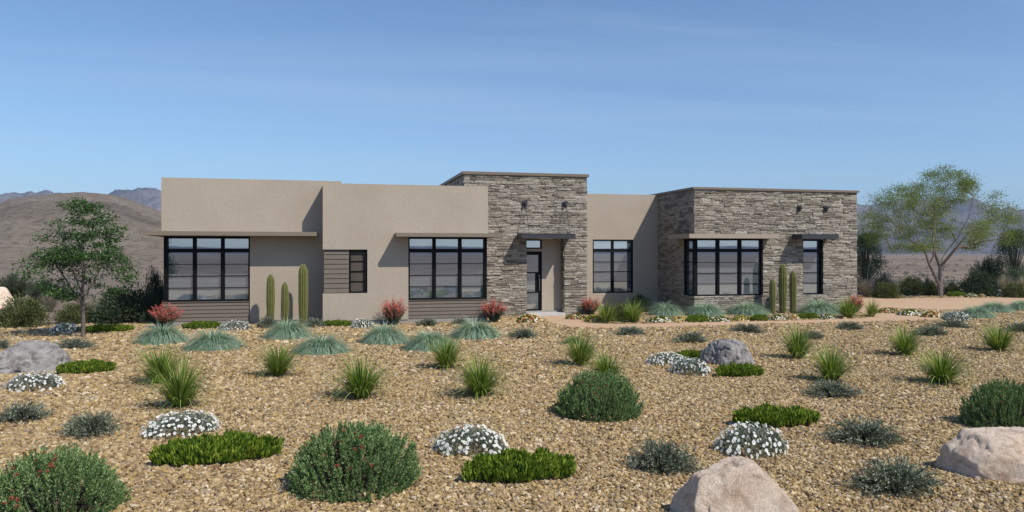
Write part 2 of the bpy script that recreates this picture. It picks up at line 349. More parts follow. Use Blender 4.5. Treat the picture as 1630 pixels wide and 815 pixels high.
def hill(name, az0, az1, rf, rp, rb, sky_pts, seed, m, na=260, nr=70, amp=.25, fs=30., power=1.2, offs=True):
    """a range of hills standing round the bearing az (degrees): foot at rf, crest at rp metres"""
    az = np.linspace(az0, az1, na); S = np.interp(az, [p[0] for p in sky_pts], [p[1] for p in sky_pts])
    S = S + (fbm(np.c_[az*1.1, az*0, az*0], 6, seed+5, True)*S*.075 if offs else 0)
    rr = np.concatenate([np.linspace(0, 1, nr-14), np.linspace(1, 2, 15)[1:]])
    A, Rr = np.meshgrid(az, rr); n = len(rr)
    rad_ = np.where(Rr <= 1, rf+(rp-rf)*Rr, rp+(rb-rp)*(Rr-1))
    X = np.sin(np.radians(A))*rad_; Y = np.cos(np.radians(A))*rad_
    Hs = np.where(Rr <= 1, np.clip(Rr, 0, 1)**power, np.clip(2-Rr, 0, 1)**1.2)
    P = np.c_[X.ravel()/fs, Y.ravel()/fs, np.full(X.size, 3.7)]
    nz = fbm(P, 6, seed, True).reshape(X.shape); nz2 = fbm(P*3.1, 4, seed+9).reshape(X.shape)
    env = np.clip(1-Rr, 0, 1)**.5*np.clip(Rr*4, 0, 1)
    Z = S[None, :]*(Hs + amp*(nz-.1)*env*(.35+Hs) + amp*.25*nz2*env) - .2 - 1.5*(1-np.clip(Rr*8, 0, 1))
    edge = np.clip(np.minimum(A-az0, az1-A)/((az1-az0)*.08), 0, 1); Z = Z*edge - (1-edge)*.8
    mb = MB(); mb.add(np.c_[X.ravel(), Y.ravel(), Z.ravel()], [(j*na+i, j*na+i+1, (j+1)*na+i+1, (j+1)*na+i) for j in range(n-1) for i in range(na-1)])
    return struct(mb.build(name, m, smooth=True))
hill('hill', -34, 0, 190, 600, 900, [(-34,0), (-31,6), (-28.89,13), (-24.8,24), (-20.2,34.4), (-19.64,37.7), (-18.5,40.4), (-16.71,42.7), (-15.75,43.5), (-14.85,43.0), (-13.86,41.8), (-12.96,39.1), (-11.93,34.7), (-11.04,31.4), (-8.09,19.6), (-3.05,5), (0,0)],
     11, M['hill'], 420, 130, .26, 60., 1.1, False)
hill('mountain_range', -60, 12, 1900, 3000, 3700, [(-60,90), (-50,150), (-40,120), (-30,170), (-20.2,200.1), (-19.54,203.9), (-18.71,201.0), (-18.27,193.5), (-17.55,200.3), (-16.82,188.0), (-15.03,184.8), (-13.86,198.6), (-13.07,216.8), (-12.43,225.5), (-11.66,220.0), (-11.04,216.0), (-9.3,193.8), (-5.19,171.1), (2,130), (12,90)],
     31, M['mountain'], 640, 90, .50, 260., 1.15)
hill('mountain_range', 8, 80, 1500, 2600, 3300, [(8,60), (20,90), (26.92,111.1), (33.43,127.7), (38.05,150.0), (40.21,154.1), (41.59,162.5), (42.1,155.3), (43.37,159.8), (44.15,142.1), (45.02,147.3), (45.36,143.6), (45.87,133.2), (46.58,127.7), (47.6,121.8), (51.33,107.9), (55.51,117.6), (66,90), (80,60)],
     47, M['mountain'], 640, 90, .50, 240., 1.15)
hill('mountain_range', 78, 205, 1500, 2700, 3300, [(78,40), (95,40), (110,18), (125,26), (140,16), (150,24), (163,14), (172,25), (185,18), (195,28), (205,25)],
     53, M['mountain'], 520, 60, .35, 250., 1.15)
hill('mountain_range', 200, 304, 1700, 2800, 3400, [(200,20), (215,28), (230,40), (246,110), (262,110), (280,140), (304,60)],
     59, M['mountain'], 420, 60, .35, 250., 1.15)

# gravel: loose stones (nobody could count them), one object
rng = np.random.default_rng(5)
def zone(y0, y1, x0, x1, dens):
    n = int((y1-y0)*(x1-x0)*dens); return np.c_[rng.uniform(x0, x1, n), rng.uniform(y0, y1, n)]
def band(y0, y1, dens, tl=-.47, tr=1.18, pad=1.6):
    pts = []
    y = y0
    while y < y1:
        yy = min(y+1.0, y1); pts.append(zone(y, yy, tl*yy-pad, tr*yy+pad, dens)); y = yy
    return np.concatenate(pts)
A1 = band(4.6, 9.5, 1650, pad=1.0); A2 = band(9.5, 15, 980); A3 = band(15, 22, 430); A4 = band(22, 34, 175, pad=3)
V2 = zone(34, 41, 23.4, 60, 70)
SC = np.concatenate([np.full(len(A1), .64), np.full(len(A2), .78), np.full(len(A3), 1.05), np.full(len(A4), 1.5), np.full(len(V2), 1.9)])
P = np.concatenate([A1, A2, A3, A4, V2])
keep = (inpoly(P, GRAV) | inpoly(P, VERGE)) & ~inpoly(P, WALK) & ~inpoly(P, DRIVE) & ~inpoly(P, HOUSE)
keep &= ~((P[:,0] > 7.5) & (P[:,0] < 9.7) & (P[:,1] > 29.8))
P = P[keep]; SC = SC[keep]
Zr = rng.uniform(-.014, .016, len(P))+.012*vnoise(np.c_[P*1.1, P[:,0]*0], 7)
me = bpy.data.meshes.new('gravel'); me.vertices.add(len(P)); me.vertices.foreach_set('co', np.c_[P, Zr].ravel().astype(np.float32))
at = me.attributes.new('size', 'FLOAT', 'POINT'); at.data.foreach_set('value', (SC*rng.lognormal(0, .27, len(P))).astype(np.float32))
me.update(); grav = bpy.data.objects.new('gravel', me); C.objects.link(grav)
tag(grav, 'loose tan and brown gravel stones covering the whole front garden', 'gravel', kind='stuff')
ng = bpy.data.node_groups.new('scatter_stones', 'GeometryNodeTree')
ng.interface.new_socket('Geometry', in_out='INPUT', socket_type='NodeSocketGeometry'); ng.interface.new_socket('Geometry', in_out='OUTPUT', socket_type='NodeSocketGeometry')
gi = ng.nodes.new('NodeGroupInput'); go = ng.nodes.new('NodeGroupOutput'); L = ng.links
gti = ng.nodes.new('GeometryNodeGeometryToInstance')
for k in range(6):
    ico = ng.nodes.new('GeometryNodeMeshIcoSphere'); ico.inputs['Radius'].default_value = .027; ico.inputs['Subdivisions'].default_value = 2
    pos = ng.nodes.new('GeometryNodeInputPosition'); nz = ng.nodes.new('ShaderNodeTexNoise'); nz.noise_dimensions = '4D'
    nz.inputs['W'].default_value = k*3.7; nz.inputs['Scale'].default_value = 30; nz.inputs['Detail'].default_value = 1
    L.new(pos.outputs[0], nz.inputs['Vector'])
    sub = ng.nodes.new('ShaderNodeVectorMath'); sub.operation = 'SUBTRACT'; L.new(nz.outputs['Color'], sub.inputs[0]); sub.inputs[1].default_value = (.5,.5,.5)
    scl = ng.nodes.new('ShaderNodeVectorMath'); scl.operation = 'SCALE'; L.new(sub.outputs[0], scl.inputs[0]); scl.inputs['Scale'].default_value = .05
    sp_ = ng.nodes.new('GeometryNodeSetPosition'); L.new(ico.outputs[0], sp_.inputs['Geometry']); L.new(scl.outputs[0], sp_.inputs['Offset'])
    tr = ng.nodes.new('GeometryNodeTransform'); L.new(sp_.outputs[0], tr.inputs[0]); tr.inputs['Scale'].default_value = (1.25, .95, .62+.05*k)
    sm = ng.nodes.new('GeometryNodeSetMaterial'); L.new(tr.outputs[0], sm.inputs[0]); sm.inputs['Material'].default_value = M['pebble']
    L.new(sm.outputs[0], gti.inputs[0])
iop = ng.nodes.new('GeometryNodeInstanceOnPoints'); L.new(gi.outputs[0], iop.inputs['Points']); L.new(gti.outputs[0], iop.inputs['Instance'])
iop.inputs['Pick Instance'].default_value = True
ri = ng.nodes.new('FunctionNodeRandomValue'); ri.data_type = 'INT'; ri.inputs[4].default_value = 0; ri.inputs[5].default_value = 5; L.new(ri.outputs[2], iop.inputs['Instance Index'])
rv = ng.nodes.new('FunctionNodeRandomValue'); rv.data_type = 'FLOAT_VECTOR'; rv.inputs[0].default_value = (-.6,-.6,0); rv.inputs[1].default_value = (.6,.6,6.283); L.new(rv.outputs[0], iop.inputs['Rotation'])
na_ = ng.nodes.new('GeometryNodeInputNamedAttribute'); na_.data_type = 'FLOAT'; na_.inputs[0].default_value = 'size'; L.new(na_.outputs[0], iop.inputs['Scale'])
L.new(iop.outputs[0], go.inputs[0])
grav.modifiers.new('stones', 'NODES').node_group = ng
me.materials.append(M['pebble'])
print('stones', len(P))

# ------------------------------------------------------------------ the house
house = empty('house', (8.7, 33, 0))
tag(house, 'single-storey desert house with flat parapets, beige stucco walls and grey ledge-stone blocks', 'house')
HX = Vector((8.7, 33, 0))
def hb(mb, name, m, parent=None, smooth=False, label=None):
    o = mb.build(name, m, None, smooth); o.parent = parent or house
    base = HX
    if parent is None: o.location = -base       # mesh data are in world metres; the house Empty stands at HX
    if label: o['label'] = label
    return o
def wall_grid(mb, axis, x0, x1, z0, z1, y0, y1, holes=(), mi=0):
    """a wall slab from x0..x1, z0..z1, thickness y0..y1, with rectangular holes (hx0,hx1,hz0,hz1); axis 'x': runs along x, 'y': runs along y"""
    xs = sorted({x0, x1, *[min(max(h[i], x0), x1) for h in holes for i in (0, 1)]}); zs = sorted({z0, z1, *[min(max(h[i], z0), z1) for h in holes for i in (2, 3)]})
    sol = {}
    for i in range(len(xs)-1):
        for j in range(len(zs)-1):
            cx, cz = (xs[i]+xs[i+1])/2, (zs[j]+zs[j+1])/2
            sol[i, j] = not any(h[0] < cx < h[1] and h[2] < cz < h[3] for h in holes)
    def q(a, b, c, d):
        pts = [a, b, c, d]
        if axis == 'y': pts = [(p[1], p[0], p[2]) for p in pts][::-1]
        mb.add(pts, [(0, 1, 2, 3)], mi)
    for (i, j), s in sol.items():
        if not s: continue
        a, b, c, d = xs[i], xs[i+1], zs[j], zs[j+1]
        q((a,y0,c), (b,y0,c), (b,y0,d), (a,y0,d)); q((b,y1,c), (a,y1,c), (a,y1,d), (b,y1,d))
        if not sol.get((i-1, j)): q((a,y1,c), (a,y0,c), (a,y0,d), (a,y1,d))
        if not sol.get((i+1, j)): q((b,y0,c), (b,y1,c), (b,y1,d), (b,y0,d))
        if not sol.get((i, j-1)): q((a,y1,c), (b,y1,c), (b,y0,c), (a,y0,c))
        if not sol.get((i, j+1)): q((a,y0,d), (b,y0,d), (b,y1,d), (a,y1,d))

T_ = .22
# --- stucco volumes
mb = MB(); wall_grid(mb, 'x', -5.62, -.12+.2, .14, 5.24, 28.9, 28.9+T_, [(-5.7, -2.67, .10, 3.18)])
wall_grid(mb, 'x', .08, .54, 4.7, 5.24, 28.9, 28.9+T_)
wall_grid(mb, 'y', 28.9+T_, 41.8, .14, 5.24, -5.62, -5.62+T_, [(28.9, 30.6, .10, 3.18)])
wall_grid(mb, 'y', 28.9+T_, 41.8, 4.4, 5.24, .54-T_, .54)
mb.box(-5.62, .54, 41.8, 42.0, .14, 5.24); hb(mb, 'stucco_wall', M['stucco'], label='left stucco block with the highest plain parapet')
mb = MB(); wall_grid(mb, 'x', -.12, 5.88, .16, 5.07, 27.9, 27.9+T_, [(-.2, 1.44, 1.14, 2.71), (2.91, 5.9, .10, 3.18)])
wall_grid(mb, 'y', 27.9+T_, 28.9, .16, 5.07, -.12, -.12+T_, [(27.8, 28.5, 1.14, 2.71)])
wall_grid(mb, 'y', 27.9+T_, 30.1, .16, 5.07, 5.88-T_, 5.88, [(27.8, 29.2, .1, 3.18)])
wall_grid(mb, 'y', 29.12, 41.8, 3.9, 5.07, .56, .56+T_); wall_grid(mb, 'y', 30.1, 41.8, .16, 5.07, 5.1, 5.32)
mb.box(.56, 5.32, 41.8, 42.0, .16, 5.07); hb(mb, 'stucco_wall', M['stucco'], label='projecting stucco block between the left wing and the stone tower')
mb = MB(); wall_grid(mb, 'x', 10.5, 15.16, .12, 5.3, 33.1, 33.1+T_, [(11.88, 13.87, .735, 3.2)])
hb(mb, 'stucco_wall', M['stucco'], label='recessed stucco wall between the two stone blocks')
# --- foundations and weep line
for bs in ([(-5.58, -.14, 28.93, 29.3, -.1, .14), (-5.58, -5.3, 29.3, 41.7, -.1, .14)], [(-.08, 5.84, 27.93, 28.3, -.1, .16), (5.5, 5.84, 28.3, 30.08, -.1, .16), (-.08, .2, 28.3, 28.92, -.1, .16)], [(10.54, 15.12, 33.13, 33.4, -.1, .12)]):
    mb = MB(); [mb.box(*q_) for q_ in bs]; hb(mb, 'foundation', M['concrete'])
mb = MB(); mb.box(10.5, 15.16, 41.8, 42.0, .12, 5.3); hb(mb, 'rear_wall', M['stucco'])
# --- roofs
mb = MB(); mb.box(-5.4, .32, 29.12, 41.8, 4.55, 4.62); mb.box(.33, 5.4, 28.12, 41.8, 4.4, 4.47); mb.box(5.5, 10.4, 30.3, 41.8, 5.05, 5.12); mb.box(10.41, 15.2, 33.32, 41.8, 4.63, 4.70); mb.box(15.3, 22.9, 29.7, 41.8, 4.74, 4.8)
hb(mb, 'roof', M['roofing'])

# --- ledge stone veneer
rs = random.Random(8)
def stones(mb, axis, x0, x1, z0, z1, y, holes=(), outward=-1):
    """courses of split stones laid on the plane y (or x when axis 'y'), each its own little slab with a broken face"""
    zs = [z0]; cuts = sorted({z1, *[h[i] for h in holes for i in (2, 3) if z0 < h[i] < z1]})
    for c in cuts:
        while True:
            r = c-zs[-1]
            if r < .24: 
                if r > .15: zs.append(zs[-1]+r*rs.uniform(.4, .6))
                zs.append(c); break
            zs.append(zs[-1]+rs.uniform(.065, .15))
    for z, zt in zip(zs[:-1], zs[1:]):
        iv = [(x0, x1)]
        for h in holes:
            if h[2] < (z+zt)/2 < h[3]:
                iv = [s for a, b in iv for s in ((a, min(b, h[0])), (max(a, h[1]), b)) if s[1]-s[0] > .02]
        for a, b in iv:
            x = a
            while x < b-1e-6:
                w = rs.uniform(.16, .62)
                if b-x-w < .14: w = b-x
                split = rs.random() < .35 and zt-z > .12
                for (za, zb) in (((z, (z+zt)/2), ((z+zt)/2, zt)) if split else ((z, zt),)):
                    slab(mb, axis, x, min(x+w, b), za, zb, y, outward)
                x += w
def slab(mb, axis, a, b, z0, z1, y, outward):
    g = .004; a += g; b -= g; z0 += g; z1 -= g
    n = max(2, int((b-a)/.11)); p = rs.uniform(.012, .055); t1, t2 = rs.uniform(-.015, .015), rs.uniform(-.02, .02)
    V = []; F = []
    for j in range(3):
        for i in range(n+1):
            u = i/n; v = j/2
            d = p + t1*(u-.5) + t2*(v-.5) + rs.uniform(-.011, .011) - (.010 if j in (0, 2) else 0) - (.006 if i in (0, n) else 0)
            jx = 0 if i in (0, n) else rs.uniform(-.02, .02); jz = rs.uniform(-.006, .006) if j != 1 else rs.uniform(-.3, .3)*(z1-z0)*.5
            zz_ = min(max(z0+(z1-z0)*v+jz, z0-.003), z1+.003)
            V.append((a+(b-a)*u+jx, y+outward*max(d, .004), zz_))
    for j in range(2):
        for i in range(n): F.append((j*(n+1)+i, j*(n+1)+i+1, (j+1)*(n+1)+i+1, (j+1)*(n+1)+i))
    base = len(V)
    ring = [i for i in range(n+1)] + [(n+1)*1+n] + [2*(n+1)+i for i in range(n, -1, -1)] + [(n+1)]
    for k_ in ring: V.append((V[k_][0], y, V[k_][2]))
    m = len(ring)
    for k_ in range(m): F.append((ring[(k_+1) % m], ring[k_], base+k_, base+(k_+1) % m))
    if axis == 'y': V = [(q[1], q[0], q[2]) for q in V]
    mb.add(V, F)
YT, YD = 30.1, 29.5
hT = [(7.95, 9.56, -1, 3.15)]
mb = MB(); stones(mb, 'x', 5.36, 10.55, 0, 5.72, YT, hT); stones(mb, 'y', YT, 41.5, 3.9, 5.72, 5.38, ()); stones(mb, 'y', YT, 33.1, 0, 5.72, 10.53, (), 1)
stones(mb, 'y', YT, YT+.4, .12, 3.15, 9.56, ()); stones(mb, 'y', 33.1, 41.5, 5.2, 5.72, 10.53, (), 1)
tw = hb(mb, 'stone_wall', M['stone'], label='tall ledge-stone tower around the front door')
mb = MB(); wall_grid(mb, 'x', 5.38, 10.53, 0, 5.73, YT, YT+.3, hT); mb.box(5.38, 5.6, YT+.3, 41.8, 3.2, 5.73); mb.box(10.3, 10.53, YT+.3, 41.8, 0, 5.73); mb.box(5.6, 10.3, 41.6, 41.8, 0, 5.73)
hb(mb, 'mortar_bed', M['mortar'], tw)
hD = [(15.05, 18.37, .75, 3.19), (20.34, 21.35, .75, 3.18)]; hDl = [(29.4, 30.44, .75, 3.19)]
mb = MB(); stones(mb, 'x', 15.11, 23.08, 0, 5.27, YD, hD); stones(mb, 'y', YD, 33.1, 0, 5.27, 15.13, hDl); stones(mb, 'y', YD, 41.5, 0, 5.27, 23.06, (), 1)
dw = hb(mb, 'stone_wall', M['stone'], label='wide ledge-stone wing at the right end')
mb = MB(); wall_grid(mb, 'x', 15.13, 23.06, 0, 5.28, YD, YD+.3, hD); wall_grid(mb, 'y', YD+.3, 41.8, 0, 5.28, 15.13, 15.43, [(29.4, 30.44, .75, 3.19)]); mb.box(22.76, 23.06, YD+.3, 41.8, 0, 5.28); mb.box(15.43, 22.76, 41.6, 41.8, 0, 5.28)
hb(mb, 'mortar_bed', M['mortar'], dw)
# --- parapet caps
def cap(x0, x1, y0, y1, z0, z1, parent):
    mb = MB(); w = .36
    mb.box(x0, x1, y0, y0+w, z0, z1); mb.box(x0, x0+w, y0+w, y1, z0, z1); mb.box(x1-w, x1, y0+w, y1, z0, z1)
    o = hb(mb, 'parapet_cap', M['cap']); return o
cap(5.29, 10.61, YT-.09, 41.9, 5.735, 5.85, tw); cap(15.04, 23.15, YD-.09, 41.9, 5.275, 5.37, dw)
def drip(x0, x1, y, z0, z1, ax='x'):
    mb = MB(); mb.box(x0, x1, y-.006, y+.22, z1, z1+.03); return hb(mb, 'parapet_edge', M['stucco'])

# --- lap siding
def siding(x0, x1, z0, z1, y, n, name='siding', side=None):
    mb = MB(); h = (z1-z0)/n
    for i in range(n):
        a, b = z0+i*h, z0+(i+1)*h
        V = [(x0,y-.034,a+.012), (x1,y-.034,a+.012), (x1,y-.012,b), (x0,y-.012,b), (x0,y,a+.012), (x1,y,a+.012), (x1,y,b), (x0,y,b)]
        mb.add(V, [(0,1,2,3), (4,5,1,0), (3,2,6,7), (4,0,3,7), (1,5,6,2), (5,4,7,6)])
        mb.box(x0, x1, y-.011, y+.05, a-.002, a+.014)
    if side:                       # returns round the corner along y
        xs_, ya, yb, sg = side
        for i in range(n):
            a, b = z0+i*h, z0+(i+1)*h
            V = [(xs_+sg*.034,ya,a+.012), (xs_+sg*.034,yb,a+.012), (xs_+sg*.012,yb,b), (xs_+sg*.012,ya,b), (xs_,ya,a+.012), (xs_,yb,a+.012), (xs_,yb,b), (xs_,ya,b)]
            mb.add(V, [(0,1,2,3), (4,5,1,0), (3,2,6,7), (4,0,3,7), (1,5,6,2), (5,4,7,6)])
    return hb(mb, name, M['siding'])
siding(-5.58, -2.68, .15, .83, 28.98, 5, side=(-5.56, 28.98, 30.6, -1)); siding(2.92, 5.84, .17, .84, 27.98, 5, side=(5.82, 27.98, 29.2, 1)); siding(-.08, .79, 1.15, 2.70, 27.99, 9, side=(-.06, 27.99, 28.5, -1))
for q_ in ((-5.6, -2.675, 28.93, 29.05, .83, .855), (2.915, 5.86, 27.93, 28.05, .84, .86)):
    mb = MB(); mb.box(*q_); hb(mb, 'sill_trim', M['siding'])
for q_ in ((-5.5, -2.67, 29.0, 29.1, .1, .83), (2.93, 5.8, 28.0, 28.1, .1, .83), (-.04, 1.44, 28.06, 28.12, 1.14, 2.71)):
    mb = MB(); mb.box(*q_); hb(mb, 'wall_backing', M['mortar'])

# --- windows
def window(x0, x1, z0, z1, y, cols, dep=.13, bars=(.83,.60,.375,.19), st=.05, mull=.11, left_st=None, right_st=None, label=None, trans=.166, outer=.06):
    """a dark aluminium window unit: face frame, mullions, transom bar and three thin muntins; glass set back by dep"""
    f = MB(); H_ = z1-z0; g = y+dep
    ls = left_st or outer; rs_ = right_st or outer
    f.box(x0, x0+ls, y, g+.05, z0, z1); f.box(x1-rs_, x1, y, g+.05, z0, z1)
    f.box(x0+ls, x1-rs_, y, g+.05, z1-.07, z1); f.box(x0+ls, x1-rs_, y, g+.05, z0, z0+.06)
    zt0, zt1 = z1-.57, z1-.43                  # transom bar
    f.box(x0+ls, x1-rs_, y+.02, g+.04, zt0, zt1)
    W = (x1-rs_)-(x0+ls); cw = (W-mull*(cols-1))/cols
    for i in range(1, cols):
        a = x0+ls+i*cw+(i-1)*mull
        f.box(a, a+mull, y+.018, g+.045, z0+.06, zt0); f.box(a, a+mull, y+.018, g+.045, zt1, z1-.07)
    lo, hi = z0+.06, zt0
    for i in range(cols):
        a = x0+ls+i*(cw+mull); b = a+cw
        for k_, t in enumerate((.25, .5, .75)):
            hh = .022 if t != .5 else .034
            zc = lo+(hi-lo)*t; f.box(a+.001, b-.001, g-.035, g+.008, zc-hh/2, zc+hh/2)
        # slim sash edges
        f.box(a, a+.016, g-.03, g+.01, lo, hi); f.box(b-.016, b, g-.03, g+.01, lo, hi)
    o = hb(f, 'window', M['frame'], label=label)
    gl = MB(); gl.box(x0+ls*.5, x1-rs_*.5, g+.012, g+.03, z0+.03, z1-.03); gl.build('glass', M['glass'], o)
    return o
w1 = window(-5.56, -2.67, .86, 3.17, 28.96, 3, left_st=.12, right_st=.055, label='large three-column window on the left wing')
w2 = window(2.91, 5.85, .87, 3.17, 27.95, 3, right_st=.10, left_st=.055, label='large three-column window left of the stone tower')
w3 = window(11.88, 13.87, .735, 3.2, 33.13, 2, dep=.06, label='two-column window on the recessed stucco wall')
w5 = window(20.34, 21.35, .75, 3.18, 29.51, 1, dep=.16, left_st=.03, right_st=.06, label='narrow window of the stone wing')
# corner window of the stone wing: front sheet plus return round the corner
w4 = window(15.12, 18.37, .75, 3.19, 29.5, 3, dep=.10, left_st=.16, right_st=.07, label='corner window of the stone wing')
def side_window(x, y0, y1, z0, z1, parent, sg=-1, one=True):
    f = MB(); st = .05; g = .1
    def bx(ya, yb, a, b, da, db):
        xa, xb = x+(-sg)*da, x+(-sg)*db; f.box(min(xa, xb), max(xa, xb), ya, yb, a, b)
    bx(y1-st, y1, z0, z1, 0, .15); bx(y0, y1-st, z1-.07, z1, 0, .15); bx(y0, y1-st, z0, z0+.06, 0, .15)
    zt0, zt1 = z1-.57, z1-.43; bx(y0, y1-st, zt0, zt1, .02, .14)
    for t in (.25, .5, .75):
        zc = z0+.06+(zt0-z0-.06)*t; bx(y0, y1-st, zc-.013, zc+.013, .065, .11)
    V0 = [v for v in f.V]
    o = f.build('side_frame', M['frame'], parent)
    gl = MB(); xa, xb = x+(-sg)*.112, x+(-sg)*.13; gl.box(min(xa, xb), max(xa, xb), y0-.02, y1-.03, z0+.03, z1-.03); gl.build('side_glass', M['glass'], parent)
side_window(15.13, 29.67, 30.44, .75, 3.19, w4)
side_window(-5.585, 29.12, 30.6, .86, 3.17, w1); side_window(5.865, 28.11, 29.2, .87, 3.17, w2, sg=1)
# small corner window beside the lap siding
f = MB(); y = 27.96; x0, x1, z0, z1 = .80, 1.44, 1.14, 2.71; g = y+.10
f.box(x0, x0+.06, y, g+.05, z0, z1); f.box(x1-.09, x1, y, g+.05, z0, z1); f.box(x0+.06, x1-.09, y, g+.05, z1-.06, z1); f.box(x0+.06, x1-.09, y, g+.05, z0, z0+.06)
for t, hh in ((.25, .022), (.5, .034), (.75, .022)):
    zc = z0+.06+(z1-z0-.12)*t; f.box(x0+.06, x1-.09, g-.035, g+.008, zc-hh/2, zc+hh/2)
w6 = hb(f, 'window', M['frame'], label='small window beside the lap siding panel')
gl = MB(); gl.box(x0+.03, x1-.04, g+.012, g+.03, z0+.03, z1-.03); gl.build('glass', M['glass'], w6)

# --- canopies
def slabcan(boxes, label, m='canopy'):
    mb = MB()
    for b in boxes:
        mb.box(*b)
        x0, x1, y0, y1, z0, z1 = b
    return hb(mb, 'canopy', M[m], label=label)
slabcan([(-6.02, -.33, 28.1, 28.898, 3.19, 3.335), (-6.02, -5.622, 28.898, 31.2, 3.19, 3.335)], 'long flat brown canopy of the left wing')
slabcan([(2.41, 6.28, 27.1, 27.898, 3.165, 3.30), (5.882, 6.28, 27.898, 30.03, 3.165, 3.30)], 'flat brown canopy over the window left of the tower')
slabcan([(14.50, 18.64, 28.7, 29.43, 3.195, 3.375), (14.50, 15.06, 29.43, 30.75, 3.195, 3.375)], 'flat tan canopy over the corner window', 'tan_trim')
def metal_canopy(x0, x1, yw, z0, z1, ax, zt, label, p=.8):
    mb = MB(); yf = yw-p; yb = yw-.07
    mb.box(x0, x1, yf, yf+.035, z0, z1); mb.box(x0, x0+.035, yf+.035, yb, z0, z1); mb.box(x1-.035, x1, yf+.035, yb, z0, z1)
    mb.box(x0+.035, x1-.035, yf+.035, yb, z0+.05, z0+.07)                    # deck
    mb.box(x0-.012, x1+.012, yf-.012, yf+.05, z1, z1+.012); mb.box(x0-.012, x0+.05, yf+.05, yb, z1, z1+.012); mb.box(x1-.05, x1+.012, yf+.05, yb, z1, z1+.012)
    n = int((x1-x0)/.12)
    for i in range(1, n):
        xx = x0+(x1-x0)*i/n; mb.box(xx-.02, xx+.02, yf+.04, yb, z0+.07, z1-.03)   # standing ribs of the deck
    o = hb(mb, 'canopy', M['dark_metal'], label=label)
    for xa in ax:
        a = MB(); a.box(xa-.10, xa+.10, yw-.085, yw-.03, zt-.11, zt+.11); a.box(xa-.045, xa+.045, yw-.20, yw-.085, zt-.05, zt+.05)
        an = a.build('anchor', M['dark_metal'], o)
        r = MB(); r.tube([(xa, yw-.17, zt-.03), (xa, yf+.08, z1+.01)], [.011, .011], 6); r.tube([(xa, yf+.08, z1), (xa, yf+.08, z1+.05)], [.025, .025], 8)
        r.build('tie_rod', M['dark_metal'], an)
metal_canopy(7.53, 9.78, YT, 3.165, 3.345, (7.87, 9.58), 4.60, 'charcoal metal canopy over the front door')
metal_canopy(19.76, 21.55, YD, 3.19, 3.38, (20.14, 21.46), 4.55, 'charcoal metal canopy over the narrow window')

# --- entry: back wall, door, porch
YB = YT+.42
mb = MB(); wall_grid(mb, 'x', 7.3, 9.58, .19, 3.4, YB, YB+.2, [(7.72, 8.72, .1, 2.64), (7.72, 8.72, 2.76, 3.13)]); mb.box(7.3, 9.57, YT+.301, YB, 3.14, 3.3); hb(mb, 'entry_wall', M['stucco'])
mb = MB(); mb.box(7.5, 9.57, YT+.3, YT+1.0, .0, .185); hb(mb, 'threshold', M['concrete'])
mb = MB(); mb.box(7.96, 9.56, YT-.18, YT+.3, -.05, .12); hb(mb, 'porch_step', M['step'])
f = MB(); f.box(7.72, 7.78, YB-.01, YB+.1, .19, 2.64); f.box(8.66, 8.72, YB-.01, YB+.1, .19, 2.64); f.box(7.78, 8.66, YB-.01, YB+.1, 2.58, 2.64)
d = hb(f, 'door_frame', M['frame'])
f = MB(); Z0, Z1 = .2, 2.575
f.box(7.785, 7.86, YB+.02, YB+.075, Z0, Z1); f.box(8.58, 8.655, YB+.02, YB+.075, Z0, Z1)
for a, b in ((Z0, .26), (.93, .97), (1.74, 1.79), (2.50, Z1)): f.box(7.86, 8.58, YB+.02, YB+.075, a, b)
f.box(8.44, 8.58, YB+.025, YB+.07, .97, 1.74)
door = hb(f, 'door', M['frame'], label='black glazed front door')
gl = MB(); gl.box(7.85, 8.59, YB+.045, YB+.055, .25, 2.51); gl.build('glass', M['glass'], door)
h = MB(); h.tube([(8.60, YB-.05, 1.02), (8.60, YB-.05, 1.56)], [.016, .016], 10); h.tube([(8.60, YB+.03, 1.1), (8.60, YB-.05, 1.1)], [.01, .01], 8); h.tube([(8.60, YB+.03, 1.48), (8.60, YB-.05, 1.48)], [.01, .01], 8); h.box(8.575, 8.625, YB+.008, YB+.02, 1.6, 1.68)
h.build('handle', M['steel'], door, True)
f = MB(); f.box(7.72, 7.77, YB-.01, YB+.1, 2.76, 3.13); f.box(8.66, 8.72, YB-.01, YB+.1, 2.76, 3.13); f.box(7.77, 8.66, YB-.01, YB+.1, 2.76, 2.81); f.box(7.77, 8.66, YB-.01, YB+.1, 3.09, 3.13)
tr_ = hb(f, 'transom_window', M['frame']); gl = MB(); gl.box(7.75, 8.68, YB+.04, YB+.05, 2.79, 3.11); gl.build('glass', M['glass'], tr_)

